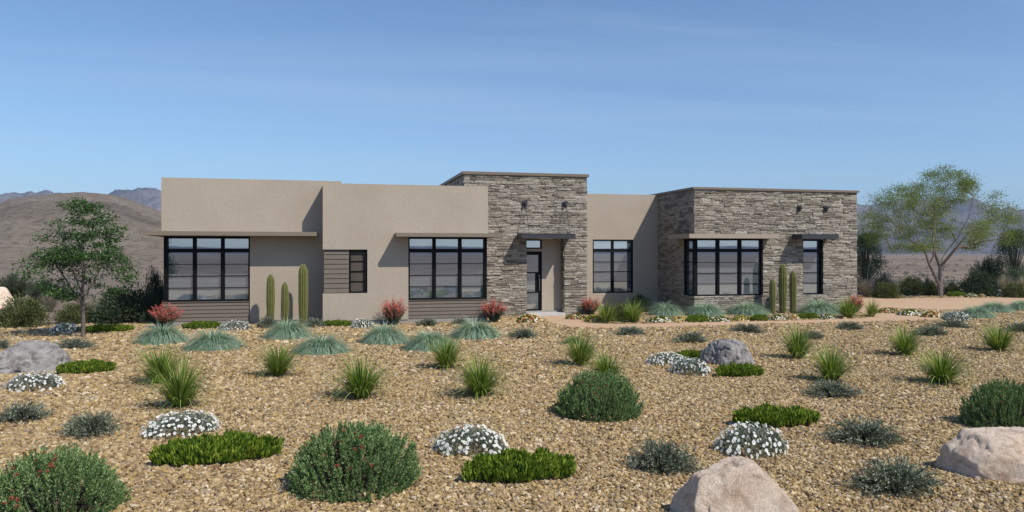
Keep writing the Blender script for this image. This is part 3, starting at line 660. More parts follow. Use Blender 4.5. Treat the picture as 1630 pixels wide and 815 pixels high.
PLANTS = [
    ('blue_grass', -4.59, 23.70, 0.65, 0.48,
     'blue-green grass mound in front of the leftmost red-flowering shrub'),
    ('blue_grass', -2.96, 21.94, 0.70, 0.42,
     'blue-green grass mound below the large three-column window on the left wing'),
    ('blue_grass', -1.14, 24.15, 0.67, 0.47,
     'blue-green grass mound at the foot of the left cactus trio'),
    ('blue_grass', -0.12, 20.45, 0.65, 0.40,
     'blue-green grass mound just right of and below the one at the left cacti'),
    ('blue_grass', 1.63, 22.17, 0.63, 0.46,
     'blue-green grass mound in front of the white daisies by the projecting stucco wall'),
    ('blue_grass', 2.70, 20.50, 0.63, 0.43,
     'blue-green grass mound overlapped by a spiky green grass clump'),
    ('blue_grass', 4.40, 22.83, 0.71, 0.47,
     'blue-green grass mound before the siding, left of the red shrub at the stone tower'),
    ('blue_grass', 13.61, 29.03, 0.67, 0.45,
     "shaded blue-green grass mound in the recess left of the stone wing's corner window"),
    ('blue_grass', 15.20, 28.70, 0.75, 0.44,
     "blue-green grass mound under the left part of the stone wing's corner window"),
    ('blue_grass', 17.10, 28.60, 0.81, 0.45,
     "blue-green grass mound under the right part of the stone wing's corner window"),
    ('blue_grass', 20.25, 28.18, 0.85, 0.50,
     'blue-green grass mound under the narrow window of the stone wing'),
    ('blue_grass', 25.26, 25.24, 0.63, 0.41,
     'blue-green grass mound touching the daisies beside the driveway'),
    ('blue_grass', 28.12, 27.12, 0.65, 0.42,
     'blue-green grass mound on the edge of the driveway, behind its twin'),
    ('blue_grass', 30.36, 27.92, 0.54, 0.39,
     'blue-green grass mound by the driveway at the far right'),
    ('green_grass', -3.20, 16.37, 0.53, 0.65,
     'spiky green grass clump standing behind another at the left'),
    ('green_grass', -2.37, 13.70, 0.51, 0.73,
     'large spiky green grass clump just behind the white daisies at the lower left'),
    ('green_grass', -0.98, 16.76, 0.50, 0.61,
     'spiky green grass clump below the left cactus trio'),
    ('green_grass', 0.61, 13.86, 0.54, 0.65,
     'spiky green grass clump up the gravel from the big red-flecked bush'),
    ('green_grass', 2.62, 16.94, 0.48, 0.62,
     'spiky green grass clump overlapping a blue-green mound'),
    ('green_grass', 2.69, 13.48, 0.54, 0.64,
     'spiky green grass clump straight up the gravel from the centre white daisies'),
    ('green_grass', 5.70, 16.68, 0.52, 0.66,
     'spiky green grass clump on the gravel below the front door'),
    ('green_grass', 5.57, 14.67, 0.45, 0.49,
     'spiky green grass clump peeking out behind the round middle bush'),
    ('green_grass', 11.23, 16.48, 0.48, 0.69,
     'spiky green grass clump on the gravel right of the dark grey boulder'),
    ('green_grass', 9.95, 13.47, 0.52, 0.61,
     'spiky green grass clump with a grey-green shrub right below it'),
    ('green_grass', 14.21, 16.35, 0.54, 0.63,
     'spiky green grass clump below the planted island by the driveway'),
    ('green_grass', 11.83, 12.65, 0.56, 0.61,
     'spiky green grass clump up the gravel from the hollowed tan boulder'),
    ('green_grass', 17.22, 16.49, 0.56, 0.64,
     'spiky green grass clump nearest the right edge of the gravel'),
    ('green_grass', 10.03, 26.41, 0.51, 0.70,
     'spiky green grass clump in the bed, beside the red shrub at the stone tower'),
    ('green_grass', 10.98, 26.19, 0.53, 0.73,
     'spiky green grass clump in the bed under the two-column window'),
    ('green_grass', 20.08, 26.17, 0.57, 0.73,
     "spiky green grass clump in front of the red shrub at the stone wing's end"),
    ('green_grass', 21.37, 26.40, 0.35, 0.60,
     'small spiky green grass clump where the walkway meets the driveway'),
    ('rosemary', 0.30, 8.70, 0.75, 0.69,
     'big round dark green bush with red flecks at the front centre'),
    ('rosemary', -2.67, 8.51, 0.70, 0.64,
     'big round dark green bush with most red flowers in the lower left corner'),
    ('rosemary', 4.25, 11.57, 0.72, 0.70,
     'round dark green bush on the middle gravel below the front door'),
    ('rosemary', 9.88, 9.32, 0.61, 0.69,
     'round dark green bush behind the hollowed tan boulder at the right'),
    ('mat', -1.32, 10.13, 0.72, 0.32,
     'bright green low mat overlapping the daisies at the lower left'),
    ('mat', 2.16, 8.52, 0.66, 0.30,
     'bright green low mat at the front, right of the big centre bush'),
    ('mat', 6.59, 10.26, 0.68, 0.29,
     'dark green low mat just behind the daisies at the right'),
    ('mat', -5.03, 18.15, 0.53, 0.28,
     'green low mat beside the pale grey boulder'),
    ('mat', 8.43, 14.45, 0.53, 0.26,
     'green low mat hugging the front of the dark grey boulder'),
    ('mat', 8.58, 16.89, 0.43, 0.25,
     'green low mat squeezed between white daisies and the dark grey boulder'),
    ('mat', -6.95, 27.25, 0.76, 0.27,
     'green low mat at the foot of the leafy tree on the left'),
    ('mat', -4.10, 27.72, 0.64, 0.26,
     "green low mat against the siding below the left wing's window"),
    ('mat', 0.40, 27.44, 0.51, 0.25,
     'green low mat at the left corner of the projecting stucco wall'),
    ('mat', 13.40, 25.93, 0.42, 0.30,
     "small green mat in the path bed below the corner post of the stone wing's window"),
    ('mat', 15.94, 25.81, 0.36, 0.26,
     'small green mat in the path bed just left of the right cactus trio'),
    ('mat', 18.20, 26.11, 0.42, 0.27,
     'small green mat in the path bed just right of the right cactus trio'),
    ('mat', 35.93, 37.29, 0.63, 0.34,
     "small green mat across the driveway, right of the airy tree's trunk"),
    ('mat', 38.31, 37.21, 0.34, 0.29,
     'tiny green mat across the driveway between two flower patches'),
    ('daisy', -2.03, 11.87, 0.56, 0.30,
     'white daisy mound behind the bright green mat at the lower left'),
    ('daisy', 1.82, 9.85, 0.50, 0.33,
     'white daisy mound right of the big centre bush'),
    ('daisy', 5.43, 8.98, 0.52, 0.36,
     'white daisy mound just behind the pointed tan boulder'),
    ('daisy', -5.43, 16.36, 0.61, 0.32,
     'white daisy mound in front of the pale grey boulder'),
    ('daisy', 7.68, 16.38, 0.48, 0.29,
     'white daisy mound, the rear one of the pair by the dark grey boulder'),
    ('daisy', 7.61, 15.05, 0.51, 0.34,
     'white daisy mound, the front one of the pair by the dark grey boulder'),
    ('daisy', -8.22, 27.50, 0.49, 0.32,
     "white daisy mound just left of the leafy tree's trunk"),
    ('daisy', -2.98, 27.05, 0.53, 0.33,
     'white daisy mound against the left wing, between green mat and cacti'),
    ('daisy', 1.22, 26.87, 0.50, 0.33,
     'white daisy mound against the projecting stucco wall'),
    ('daisy', 23.27, 24.21, 0.55, 0.39,
     'white daisy mound above a grey-green shrub near the driveway'),
    ('dusty', -4.56, 13.22, 0.46, 0.29,
     'low grey-green needle shrub at the left edge below the daisies and pale boulder'),
    ('dusty', -3.25, 12.01, 0.50, 0.31,
     'low grey-green needle shrub above the lower left corner bush'),
    ('dusty', 3.90, 8.44, 0.43, 0.34,
     'low grey-green needle shrub just left of the pointed tan boulder'),
    ('dusty', 7.16, 9.01, 0.56, 0.31,
     'low grey-green needle shrub right of the dark green mat and daisies'),
    ('dusty', 6.08, 7.15, 0.54, 0.31,
     'widest low grey-green needle shrub, at the front between the two tan boulders'),
    ('dusty', 8.90, 12.06, 0.52, 0.28,
     'low grey-green needle shrub right below a spiky grass clump'),
    ('dusty', 9.29, 22.46, 0.55, 0.28,
     "small grey-green shrub on the walkway's gravel side below the two-column window"),
    ('dusty', 13.26, 22.24, 0.55, 0.29,
     "small grey-green shrub on the walkway's gravel side below the corner window"),
    ('dusty', 10.25, 20.19, 0.53, 0.31,
     'small grey-green shrub up the gravel from the dark grey boulder'),
    ('dusty', 17.17, 22.31, 0.55, 0.28,
     "small grey-green shrub below the red shrub at the stone wing's end"),
    ('dusty', 18.35, 20.07, 0.57, 0.32,
     'small grey-green shrub on gravel below the island by the driveway'),
    ('dusty', 21.97, 20.25, 0.43, 0.32,
     'small grey-green shrub at the right edge behind a spiky grass clump'),
    ('dusty', 5.80, 22.42, 0.55, 0.31,
     "small grey-green shrub on gravel below the tower's left pier"),
    ('dusty', 14.19, 20.14, 0.43, 0.25,
     'small grey-green shrub tucked behind a spiky grass clump right of the dark boulder'),
    ('dusty', -6.64, 22.87, 0.54, 0.28,
     "small grey-green shrub in front of the leafy tree's trunk"),
    ('dusty', 3.48, 26.96, 0.53, 0.28,
     'small grey-green shrub against the siding of the projecting wing, the left one of two'),
    ('dusty', 4.67, 27.06, 0.38, 0.25,
     'small grey-green shrub against the siding of the projecting wing, the right one of two'),
    ('dusty', -1.97, 27.59, 0.50, 0.38,
     'small grey-green shrub at the foot of the leftmost left-hand cactus'),
    ('dusty', -0.41, 27.40, 0.44, 0.32,
     'small grey-green shrub at the foot of the tallest left-hand cactus'),
    ('dusty', 6.84, 20.62, 0.36, 0.22,
     'small grey-green shrub tucked behind the spiky grass clump below the front door'),
    ('dusty', 21.06, 22.05, 0.63, 0.27,
     'small dark grey-green shrub under the white daisies near the driveway'),
    ('dusty', -8.45, 23.13, 0.22, 0.29,
     'small grey-green shrub behind the pale grey boulder at the left edge'),
    ('red_shrub', -5.38, 28.30, 0.63, 0.83,
     'red-flowering shrub at the left corner of the house'),
    ('red_shrub', 2.34, 27.36, 0.56, 0.99,
     'red-flowering shrub before the projecting stucco wall'),
    ('red_shrub', 6.02, 27.56, 0.58, 0.86,
     'red-flowering shrub where the siding meets the stone tower'),
    ('red_shrub', 10.61, 29.82, 0.52, 0.78,
     'red-flowering shrub at the right corner of the stone tower'),
    ('red_shrub', 22.08, 28.33, 0.49, 0.76,
     'red-flowering shrub at the right end of the stone wing'),
    ('flowers0', 7.30, 27.21, 0.51, 0.36,
     'oblong cream and rust flower patch left of the porch step'),
    ('flowers0', 9.43, 28.25, 0.42, 0.24,
     'cream and rust flower patch right of the porch step'),
    ('flowers1', 9.75, 27.06, 0.38, 0.26,
     'yellow flower patch in front of the red shrub at the tower corner'),
    ('flowers2', 12.14, 26.34, 0.61, 0.24,
     'white and cream flower patch below the shaded blue-green mound'),
    ('flowers1', 12.76, 26.03, 0.30, 0.26,
     'yellow flower patch left of the small green mat at the window corner post'),
    ('flowers2', 14.30, 26.03, 0.52, 0.23,
     'white and cream flower patch under the middle of the corner window'),
    ('flowers1', 15.27, 25.98, 0.38, 0.24,
     'yellow and rust flower patch left of the green mat by the right cacti'),
    ('flowers2', 16.93, 26.14, 0.41, 0.22,
     'white flower patch at the foot of the right cactus trio'),
    ('flowers0', 17.46, 25.96, 0.31, 0.20,
     'rust-coloured flower patch at the foot of the right cactus trio'),
    ('flowers2', 18.90, 25.92, 0.37, 0.25,
     'white flower patch below the narrow window of the stone wing'),
    ('flowers2', 23.44, 26.72, 0.57, 0.28,
     'white and pale green flower patch in the island by the driveway'),
    ('flowers0', 23.56, 25.70, 0.45, 0.30,
     'rust and yellow flower patch at the right tip of the island'),
    ('flowers0', 23.43, 28.02, 0.51, 0.24,
     'small brownish flower patch at the left tip of the island'),
    ('flowers2', 36.20, 36.49, 0.44, 0.27,
     'white flower patch across the driveway in front of the big green shrub'),
    ('flowers0', 36.74, 36.28, 0.29, 0.24,
     'orange flower patch across the driveway in front of the big green shrub'),
    ('flowers2', 38.48, 36.55, 0.40, 0.24,
     'white flower patch across the driveway beside the low dark hedge shrub'),
    ('olive_bush', 10.84, 27.09, 0.60, 0.69,
     'rounded light olive bush between two spiky grass clumps in the bed'),
    ('dark_bush', 13.15, 30.82, 0.68, 0.80,
     'dark shaded bush in the recess right of the two-column window'),
    ('olive_bush', -10.38, 30.12, 1.19, 1.01,
     'wide yellow-olive bush at the left edge of the gravel'),
    ('olive_bush', -9.02, 31.39, 0.86, 0.75,
     "yellow-olive bush behind the leafy tree's trunk"),
    ('dark_bush', -7.18, 30.66, 1.41, 1.35,
     'wide dark green bush left of the house corner'),
    ('dark_bush', -6.16, 30.45, 0.58, 1.90,
     'tall narrow dark bush touching the left corner of the house'),
    ('feather_bush', -16.15, 45.67, 1.40, 1.53,
     'feathery dark green bush behind the tan rock at the left edge'),
    ('feather_bush', -13.85, 42.80, 0.95, 1.27,
     "feathery green bush behind the leafy tree's lower left branches"),
    ('dry_grass', -11.95, 37.86, 0.50, 0.81,
     'grey dry grass tuft between the olive bushes'),
    ('leafy_shrub', 33.55, 42.03, 1.25, 3.89,
     "tall leafy green shrub just beyond the stone wing's right end"),
    ('twiggy_bush', 34.18, 41.10, 1.19, 1.45,
     'grey twiggy bush behind the low olive bush across the driveway'),
    ('dry_grass', 30.45, 38.14, 0.58, 1.07,
     "pale dry grass tuft at the stone wing's right end"),
    ('olive_bush', 31.03, 37.16, 1.04, 0.88,
     "low dark olive bush on the driveway's far edge near the house"),
    ('olive_bush', 34.26, 38.80, 0.94, 1.16,
     'dark green upright bush left of the airy tree'),
    ('twiggy_bush', 35.42, 38.94, 0.65, 1.30,
     "grey twiggy bush behind the airy tree's trunk"),
    ('olive_bush', 35.13, 38.33, 0.64, 0.80,
     "small olive bush just left of the airy tree's trunk"),
    ('olive_bush', 36.78, 38.55, 0.57, 0.81,
     "small olive bush just right of the airy tree's trunk"),
    ('dark_bush', 37.83, 37.58, 1.31, 1.51,
     'large green shrub across the driveway right of the airy tree'),
    ('feather_bush', 42.47, 41.50, 1.37, 2.27,
     'feathery dark bush rising behind the large green shrub'),
    ('leafy_shrub', 43.61, 40.56, 1.52, 4.08,
     'tall leafy green shrub at the right edge'),
    ('dry_grass', 40.68, 38.36, 0.66, 1.25,
     'pinkish dry grass tuft left of the low hedge at the right edge'),
    ('dry_grass', 41.75, 38.04, 0.58, 1.21,
     'pinkish dry grass tuft cut by the right edge'),
    ('olive_bush', 38.64, 35.86, 0.98, 0.82,
     'low dark hedge shrub at the right edge across the driveway'),
]

# ------------------------------------------------------------------ plants
def blades(mb, r, base, az, tilt, bend, L, w, seg=4, mi=0, tip=.12, roll=0.0):
    n = len(az); base = np.asarray(base, float); dirs = np.c_[np.cos(az), np.sin(az)]
    wa = az + PI/2 + (r.uniform(-1, 1, n)*roll); wd = np.c_[np.cos(wa), np.sin(wa), np.zeros(n)]
    p = base.copy(); rows = []
    for k in range(seg+1):
        s = k/seg; ww = w*(1-(1-tip)*s**1.6)*(.65+.35*min(1, s*4))
        rows.append(np.stack([p-wd*ww[:, None]*.5, p+wd*ww[:, None]*.5], 1))
        a = np.clip(tilt+bend*(s+.5/seg), 0, 2.9); st = L/seg
        p = p+np.c_[dirs*np.sin(a)[:, None], np.cos(a)]*st[:, None]
        p[:, 2] = np.maximum(p[:, 2], .004)
    V = np.stack(rows, 1).reshape(n, -1, 3); m = V.shape[1]
    q = np.array([(2*k, 2*k+1, 2*k+3, 2*k+2) for k in range(seg)])
    F = (q[None]+np.arange(n)[:, None, None]*m).reshape(-1, 4); mb.add(V.reshape(-1, 3), F, mi)
def unit(v): return v/np.maximum(np.linalg.norm(v, axis=-1, keepdims=True), 1e-9)
def leaves(mb, r, c, d, l, w, mi=0, fold=.25):
    """folded diamond leaves: base c, direction d"""
    n = len(c); d = unit(d); o = unit(np.cross(d, unit(r.normal(size=(n, 3))))); u = np.cross(d, o)
    l = np.broadcast_to(l, (n,))[:, None]; w = np.broadcast_to(w, (n,))[:, None]
    V = np.stack([c, c+d*l*.45+o*w*.5+u*w*fold, c+d*l, c+d*l*.45-o*w*.5+u*w*fold], 1).reshape(-1, 3)
    F = np.array([(0, 1, 2, 3)])[None]+np.arange(n)[:, None, None]*4; mb.add(V, F.reshape(-1, 4), mi)
def onsphere(r, n, up=0.0):
    v = unit(r.normal(size=(n*3, 3))); v = v[v[:, 2] > up]; 
    while len(v) < n: v = np.r_[v, v]
    return v[:n]

KINDS = {}
def proto_blue(seed):
    r = np.random.default_rng(seed); mb = MB(); n = 3200
    az = r.uniform(0, 2*PI, n); q = r.uniform(0, 1, n)**.65
    b = np.c_[np.cos(az)*.22*q, np.sin(az)*.22*q, np.zeros(n)]
    tilt = .12+q*.85+r.normal(0, .13, n); bend = 1.25+r.uniform(.0, .95, n); L = r.uniform(.46, .76, n)*(.86+.2*q)
    blades(mb, r, b, az+r.normal(0, .4, n), tilt, bend, L, r.uniform(.011, .019, n), 6, tip=.25); return dict(blade=mb), 'blue_grass', .62, .31
def proto_green(seed):
    r = np.random.default_rng(seed); mb = MB(); n = 520
    az = r.uniform(0, 2*PI, n); q = r.uniform(0, 1, n)**.8
    b = np.c_[np.cos(az)*.08*q, np.sin(az)*.08*q, np.zeros(n)]
    blades(mb, r, b, az+r.normal(0, .3, n), .03+q*.62, .25+r.uniform(.0, 1.5, n)*(.3+q), r.uniform(.38, .86, n), r.uniform(.012, .024, n), 6); return dict(blade=mb), 'green_grass', .49, .58
def proto_rosemary(seed, red=60):
    r = np.random.default_rng(seed); mb = MB(); fl = MB(); n = 900
    d = onsphere(r, n, -.12); d[:, 2] = np.abs(d[:, 2]); lump = 1+.10*vnoise(d*2.6+seed, seed)
    tip = d*np.c_[np.full(n, .72), np.full(n, .72), np.full(n, .62)]*lump[:, None]*r.uniform(.87, 1.05, (n, 1)); tip[:, 2] += .04
    ax = unit(d*np.array([.62, .62, .4])+np.array([0, 0, .75])); Ls = r.uniform(.13, .22, n)
    for k in range(44):
        t = np.full(n, k/43.)+r.uniform(-.02, .02, n); c = tip-ax*(Ls*t)[:, None]; c[:, 2] = np.maximum(c[:, 2], .01)
        o = unit(np.cross(ax, r.normal(size=(n, 3)))); leaves(mb, r, c, ax*(1.1-.5*t)[:, None]+o*(.45+.7*t)[:, None], r.uniform(.026, .044, n), .0125)
    st = MB()
    for i in range(0, n, 4):
        a = tip[i]-ax[i]*Ls[i]; st.tube([(a[0]*.12, a[1]*.12, .0), (a[0]*.6, a[1]*.6, a[2]*.55), tuple(a), tuple(tip[i])], [.009, .007, .004, .002], 4, 1)
    mb.V += st.V; mb.F += [(f+mb.n, m) for f, m in st.F]; mb.n += st.n
    sel = np.argsort(-(tip[:, 2]*.8-tip[:, 0]*.25-tip[:, 1]*.35+r.normal(0, .17, n)))
    for i in sel[:red]:
        k = int(r.integers(10, 20)); c = np.repeat(tip[i][None], k, 0)+r.normal(0, .007, (k, 3)); leaves(fl, r, c, unit(r.normal(size=(k, 3)))+d[i]*.8+[0, 0, .3], .022, .013)
    return dict(blade=mb, blossoms=fl), 'rosemary', .75, .68
def proto_mat(seed):
    r = np.random.default_rng(seed); mb = MB(); n = 1150
    a = r.uniform(0, 2*PI, n); rr = np.sqrt(r.uniform(0, 1, n)); edge = 1+.13*np.sin(a*2+seed)+.09*np.sin(a*5+seed*2)+.05*np.sin(a*11+seed)
    x = np.cos(a)*rr*edge*.64; y = np.sin(a)*rr*edge*.64
    cl = vnoise(np.c_[x*6, y*6, x*0], seed)
    hgt = (1-rr**6*.35)*(.80+.30*cl+r.normal(0, .08, n))*.27
    out = np.c_[np.cos(a), np.sin(a)]*(rr**3)[:, None]*.9
    lean = np.c_[vnoise(np.c_[x*5, y*5, x*0+4], seed), vnoise(np.c_[x*5, y*5, x*0+9], seed)]*.5
    for k in range(13):
        t = r.uniform(.2, 1, n); az = r.uniform(0, 2*PI, n)
        c = np.c_[x, y, hgt*t*.72]; c[:, :2] += (out*.07+lean*.12)*t[:, None]; c[:, :2] += np.c_[np.cos(az), np.sin(az)]*.012
        dd = np.c_[np.cos(az)*.55+out[:, 0]*.7+lean[:, 0], np.sin(az)*.55+out[:, 1]*.7+lean[:, 1], np.ones(n)]
        leaves(mb, r, c, dd, r.uniform(.055, .09, n), r.uniform(.028, .044, n))
    for i in range(0, n, 5):
        mb.tube([(x[i], y[i], 0), (x[i], y[i], hgt[i]*.7)], [.004, .003], 3, 1, False)
    return dict(blade=mb), 'mat', .80, .255
def proto_daisy(seed):
    r = np.random.default_rng(seed); mb = MB(); fl = MB(); n = 2600
    d = onsphere(r, n, 0); c = d*[.52, .52, .24]*r.uniform(.45, 1, (n, 1))**.5; az = unit(d*[1, 1, .6]+r.normal(0, .5, (n, 3)))
    leaves(mb, r, c, az+[0, 0, .5], r.uniform(.04, .07, n), r.uniform(.012, .02, n))
    m = 230; d = onsphere(r, m, .02); d[:, 2] = d[:, 2]; P_ = d*[.56, .56, .27]*r.uniform(.93, 1.08, (m, 1))+[0, 0, .02]
    for i in range(m):
        nrm = unit(d[i]*[1, 1, 1]+[0.15, -.35, .55]+r.normal(0, .38, 3)); a = unit(np.cross(nrm, [0, 0, 1.01])); b = np.cross(nrm, a); k = 9; R_ = r.uniform(.016, .032)
        th = np.arange(k)*2*PI/k+r.uniform(0, 1); dirs = np.cos(th)[:, None]*a+np.sin(th)[:, None]*b; side = -np.sin(th)[:, None]*a+np.cos(th)[:, None]*b
        p = P_[i]; wv = R_*.26
        V = np.stack([p+dirs*R_*.15-side*wv*.4, p+dirs*R_*.75-side*wv+nrm*.004, p+dirs*R_, p+dirs*R_*.75+side*wv+nrm*.004, p+dirs*R_*.15+side*wv*.4], 1)
        fl.add(V.reshape(-1, 3), np.array([(0, 1, 2, 3, 4)])+np.arange(k)[:, None]*5, 0)
        c6 = [p+nrm*.006+(math.cos(t)*a+math.sin(t)*b)*.0075 for t in np.arange(6)*PI/3]; fl.add(c6, [(0, 1, 2, 3, 4, 5)], 1)
        fl.tube([tuple(p*[.75, .75, .5]), tuple(p)], [.002, .0015], 3, 2, False)
    return dict(blade=mb, blossoms=fl), 'daisy', .56, .30
def proto_dusty(seed):
    r = np.random.default_rng(seed); mb = MB(); n = 260
    az = r.uniform(0, 2*PI, n); q = r.uniform(0, 1, n); L = r.uniform(.34, .60, n)
    a0 = .15+q*1.15; P_ = np.c_[np.cos(az)*.10*q, np.sin(az)*.10*q, np.full(n, .0)]; dirs = np.c_[np.cos(az), np.sin(az)]; seg = 7
    S = MB(); pts = [P_.copy()]
    for k in range(seg):
        a = np.clip(a0+.35*k/seg, 0, 1.5); P_ = P_+np.c_[dirs*np.sin(a)[:, None], np.cos(a)*.62]*(L/seg)[:, None]; pts.append(P_.copy())
        ax = unit(pts[-1]-pts[-2])
        for j in range(7):
            t = r.uniform(0, 1, (n, 1)); c = pts[-2]*(1-t)+pts[-1]*t; o = unit(np.cross(ax, r.normal(size=(n, 3))))
            leaves(mb, r, c, ax*1.0+o*.75, r.uniform(.035, .065, n), r.uniform(.008, .013, n))
    for i in range(0, n, 2): mb.tube([tuple(p[i]) for p in pts[::2]], [.005, .004, .003, .002], 3, 1, False)
    return dict(blade=mb), 'dusty', .56, .33
def proto_red(seed):
    r = np.random.default_rng(seed); mb = MB(); fl = MB(); n = 120
    az = r.uniform(0, 2*PI, n); q = r.uniform(0, 1, n)**.55; tl = q*.80; L = r.uniform(.55, 1.02, n)*(1-.10*q)
    tip = np.c_[np.cos(az)*np.sin(tl), np.sin(az)*np.sin(tl), np.cos(tl)]*L[:, None]
    for i in range(n): mb.tube([(0, 0, 0), tuple(tip[i]*.55*[.8, .8, 1]), tuple(tip[i])], [.006, .004, .002], 3, 1, False)
    for k in range(46):
        t = r.uniform(.10, .78, n)[:, None]; c = tip*t+r.normal(0, .03, (n, 3)); c[:, 2] = np.maximum(c[:, 2], .01); leaves(mb, r, c, r.normal(size=(n, 3))+[0, 0, .4], r.uniform(.05, .09, n), r.uniform(.018, .032, n))
    lo = r.uniform(.38, .70, n); on = r.uniform(0, 1, n) < .93
    for k in range(44):
        t = (lo+(1.0-lo)*r.uniform(0, 1, n))[:, None]; c = (tip*t+r.normal(0, .008, (n, 3)))[on]; m = len(c); dd = r.normal(size=(m, 3))*[1, 1, .5]; leaves(fl, r, c, dd, r.uniform(.022, .042, m), r.uniform(.012, .02, m))
    return dict(blade=mb, blossoms=fl), 'red_shrub', .62, .88
def proto_flowers(seed):
    r = np.random.default_rng(seed); mb = MB(); fl = MB(); n = 1500
    d = onsphere(r, n, 0); c = d*[.5, .5, .2]*r.uniform(.5, 1, (n, 1))**.5; leaves(mb, r, c, d+r.normal(0, .5, (n, 3))+[0, 0, .5], r.uniform(.05, .08, n), r.uniform(.02, .035, n))
    m = 130; d = onsphere(r, m, .05); P_ = d*[.52, .52, .23]
    for i in range(m):
        nrm = unit(d[i]+[0, -.3, .4]+r.normal(0, .2, 3)); a = unit(np.cross(nrm, [0, 0, 1.01])); b = np.cross(nrm, a); R_ = r.uniform(.028, .046); k = 10
        th = np.arange(k)*2*PI/k; rr = R_*(1+.22*np.cos(th*5)); V = [P_[i]+nrm*.008]+[P_[i]+(math.cos(t)*a+math.sin(t)*b)*q_+nrm*.012 for t, q_ in zip(th, rr)]
        fl.add(V, [(0, 1+j, 1+(j+1) % k) for j in range(k)], 0)
    return dict(blade=mb, blossoms=fl), None, .53, .25
def lobed(seed, nc, nl, ls, lw, shape=(1, 1, 1), spread=.17, lowest=0.02, upb=.5, inner=.35, stems=True):
    """leafy bush of unit radius and height 1: leaf clusters hung on twigs over an uneven dome"""
    r = np.random.default_rng(seed); mb = MB()
    d = onsphere(r, nc, -.15); rad_ = 1+.22*vnoise(d*2.2+seed, seed)
    P_ = d*rad_[:, None]*r.uniform(inner, .92, (nc, 1))**.6*[.86, .86, .80]*shape+[0, 0, .14]; P_[:, 2] = np.maximum(P_[:, 2], lowest)
    if stems:
        for i in range(0, nc, 2):
            p = P_[i]; mb.tube([(p[0]*.08, p[1]*.08, 0), (p[0]*.45, p[1]*.45, p[2]*.55), tuple(p)], [.018, .011, .004], 4, 1, False)
    for i in range(nc):
        k = int(nl*r.uniform(.6, 1.4)); s = spread*r.uniform(.6, 1.3)
        c = P_[i]+r.normal(0, s*.5, (k, 3))*[1, 1, .85]; c[:, 2] = np.maximum(c[:, 2], .01)
        leaves(mb, r, c, unit(c-P_[i])+d[i]*.5+[0, 0, upb], r.uniform(.7, 1.3, k)*ls, r.uniform(.7, 1.3, k)*lw)
    return mb
def proto_olive(seed): return dict(blade=lobed(seed, 190, 34, .085, .038)), 'olive', 1.0, 1.0
def proto_dark(seed): return dict(blade=lobed(seed, 190, 34, .085, .034, spread=.2)), 'dark_leaf', 1.0, 1.0
def proto_leafy(seed):
    """tall open shrub, unit radius about 1.3, height 4"""
    r = np.random.default_rng(seed); mb = MB(); n = 210; pts = []
    while len(pts) < n:
        z = r.uniform(.2, 3.95); w = np.interp(z, [0, .8, 2.0, 3.0, 3.6, 4.0], [1.0, 1.3, 1.25, .95, .6, .25]); a = r.uniform(0, 2*PI); q = r.uniform(.25, 1)**.6*w
        p = np.array([math.cos(a)*q, math.sin(a)*q, z])
        if vnoise(p[None]*1.5+seed, 3)[0] < -.18: continue
        pts.append(p)
    for i, p in enumerate(pts):
        if i % 2 == 0: mb.tube([(p[0]*.05, p[1]*.05, 0), (p[0]*.3, p[1]*.3, p[2]*.5), (p[0]*.75, p[1]*.75, p[2]*.88), tuple(p)], [.03, .02, .012, .004], 4, 1, False)
        k = int(r.uniform(40, 80)); s = r.uniform(.12, .24); c = p+r.normal(0, s, (k, 3))*[1, 1, .7]; c[:, 2] = np.maximum(c[:, 2], .02)
        leaves(mb, r, c, unit(c-p)+[0, 0, .3], r.uniform(.08, .15, k), r.uniform(.03, .055, k))
    return dict(blade=mb), 'shrub_leaf', 1.45, 4.1
def proto_feather(seed):
    r = np.random.default_rng(seed); mb = MB(); n = 300; az = r.uniform(0, 2*PI, n); q = r.uniform(0, 1, n)**.7; tl = q*1.05; L = r.uniform(.6, 1.08, n)
    dirs = np.c_[np.cos(az)*np.sin(tl), np.sin(az)*np.sin(tl), np.cos(tl)]
    for i in range(n): mb.tube([(0, 0, 0), tuple(dirs[i]*L[i]*.5), tuple(dirs[i]*L[i]*[1, 1, .95])], [.010, .006, .002], 3, 1, False)
    for k in range(48):
        t = r.uniform(.25, 1, n)[:, None]; c = dirs*L[:, None]*t; leaves(mb, r, c, dirs+r.normal(0, .5, (n, 3)), r.uniform(.06, .12, n), r.uniform(.010, .018, n))
    return dict(blade=mb), 'feather', 1.0, 1.0
def proto_twiggy(seed):
    r = np.random.default_rng(seed); mb = MB(); n = 1500; az = r.uniform(0, 2*PI, n); q = r.uniform(0, 1, n)
    b = np.c_[np.cos(az)*.25*q, np.sin(az)*.25*q, np.zeros(n)+r.uniform(0, .45, n)*(1-q*.6)]
    blades(mb, r, b, az+r.normal(0, .5, n), q*.8, r.uniform(-.2, .5, n), r.uniform(.35, .62, n)*1.0, r.uniform(.009, .016, n), 3, tip=.4); return dict(blade=mb), 'twig', .8, 1.0
def proto_dry(seed):
    r = np.random.default_rng(seed); mb = MB(); n = 900; az = r.uniform(0, 2*PI, n); q = r.uniform(0, 1, n)
    b = np.c_[np.cos(az)*.12*q, np.sin(az)*.12*q, np.zeros(n)]
    blades(mb, r, b, az+r.normal(0, .3, n), q*.55, r.uniform(0, .7, n), r.uniform(.55, 1.05, n), r.uniform(.008, .016, n), 4, tip=.25); return dict(blade=mb), 'dry', .62, .95
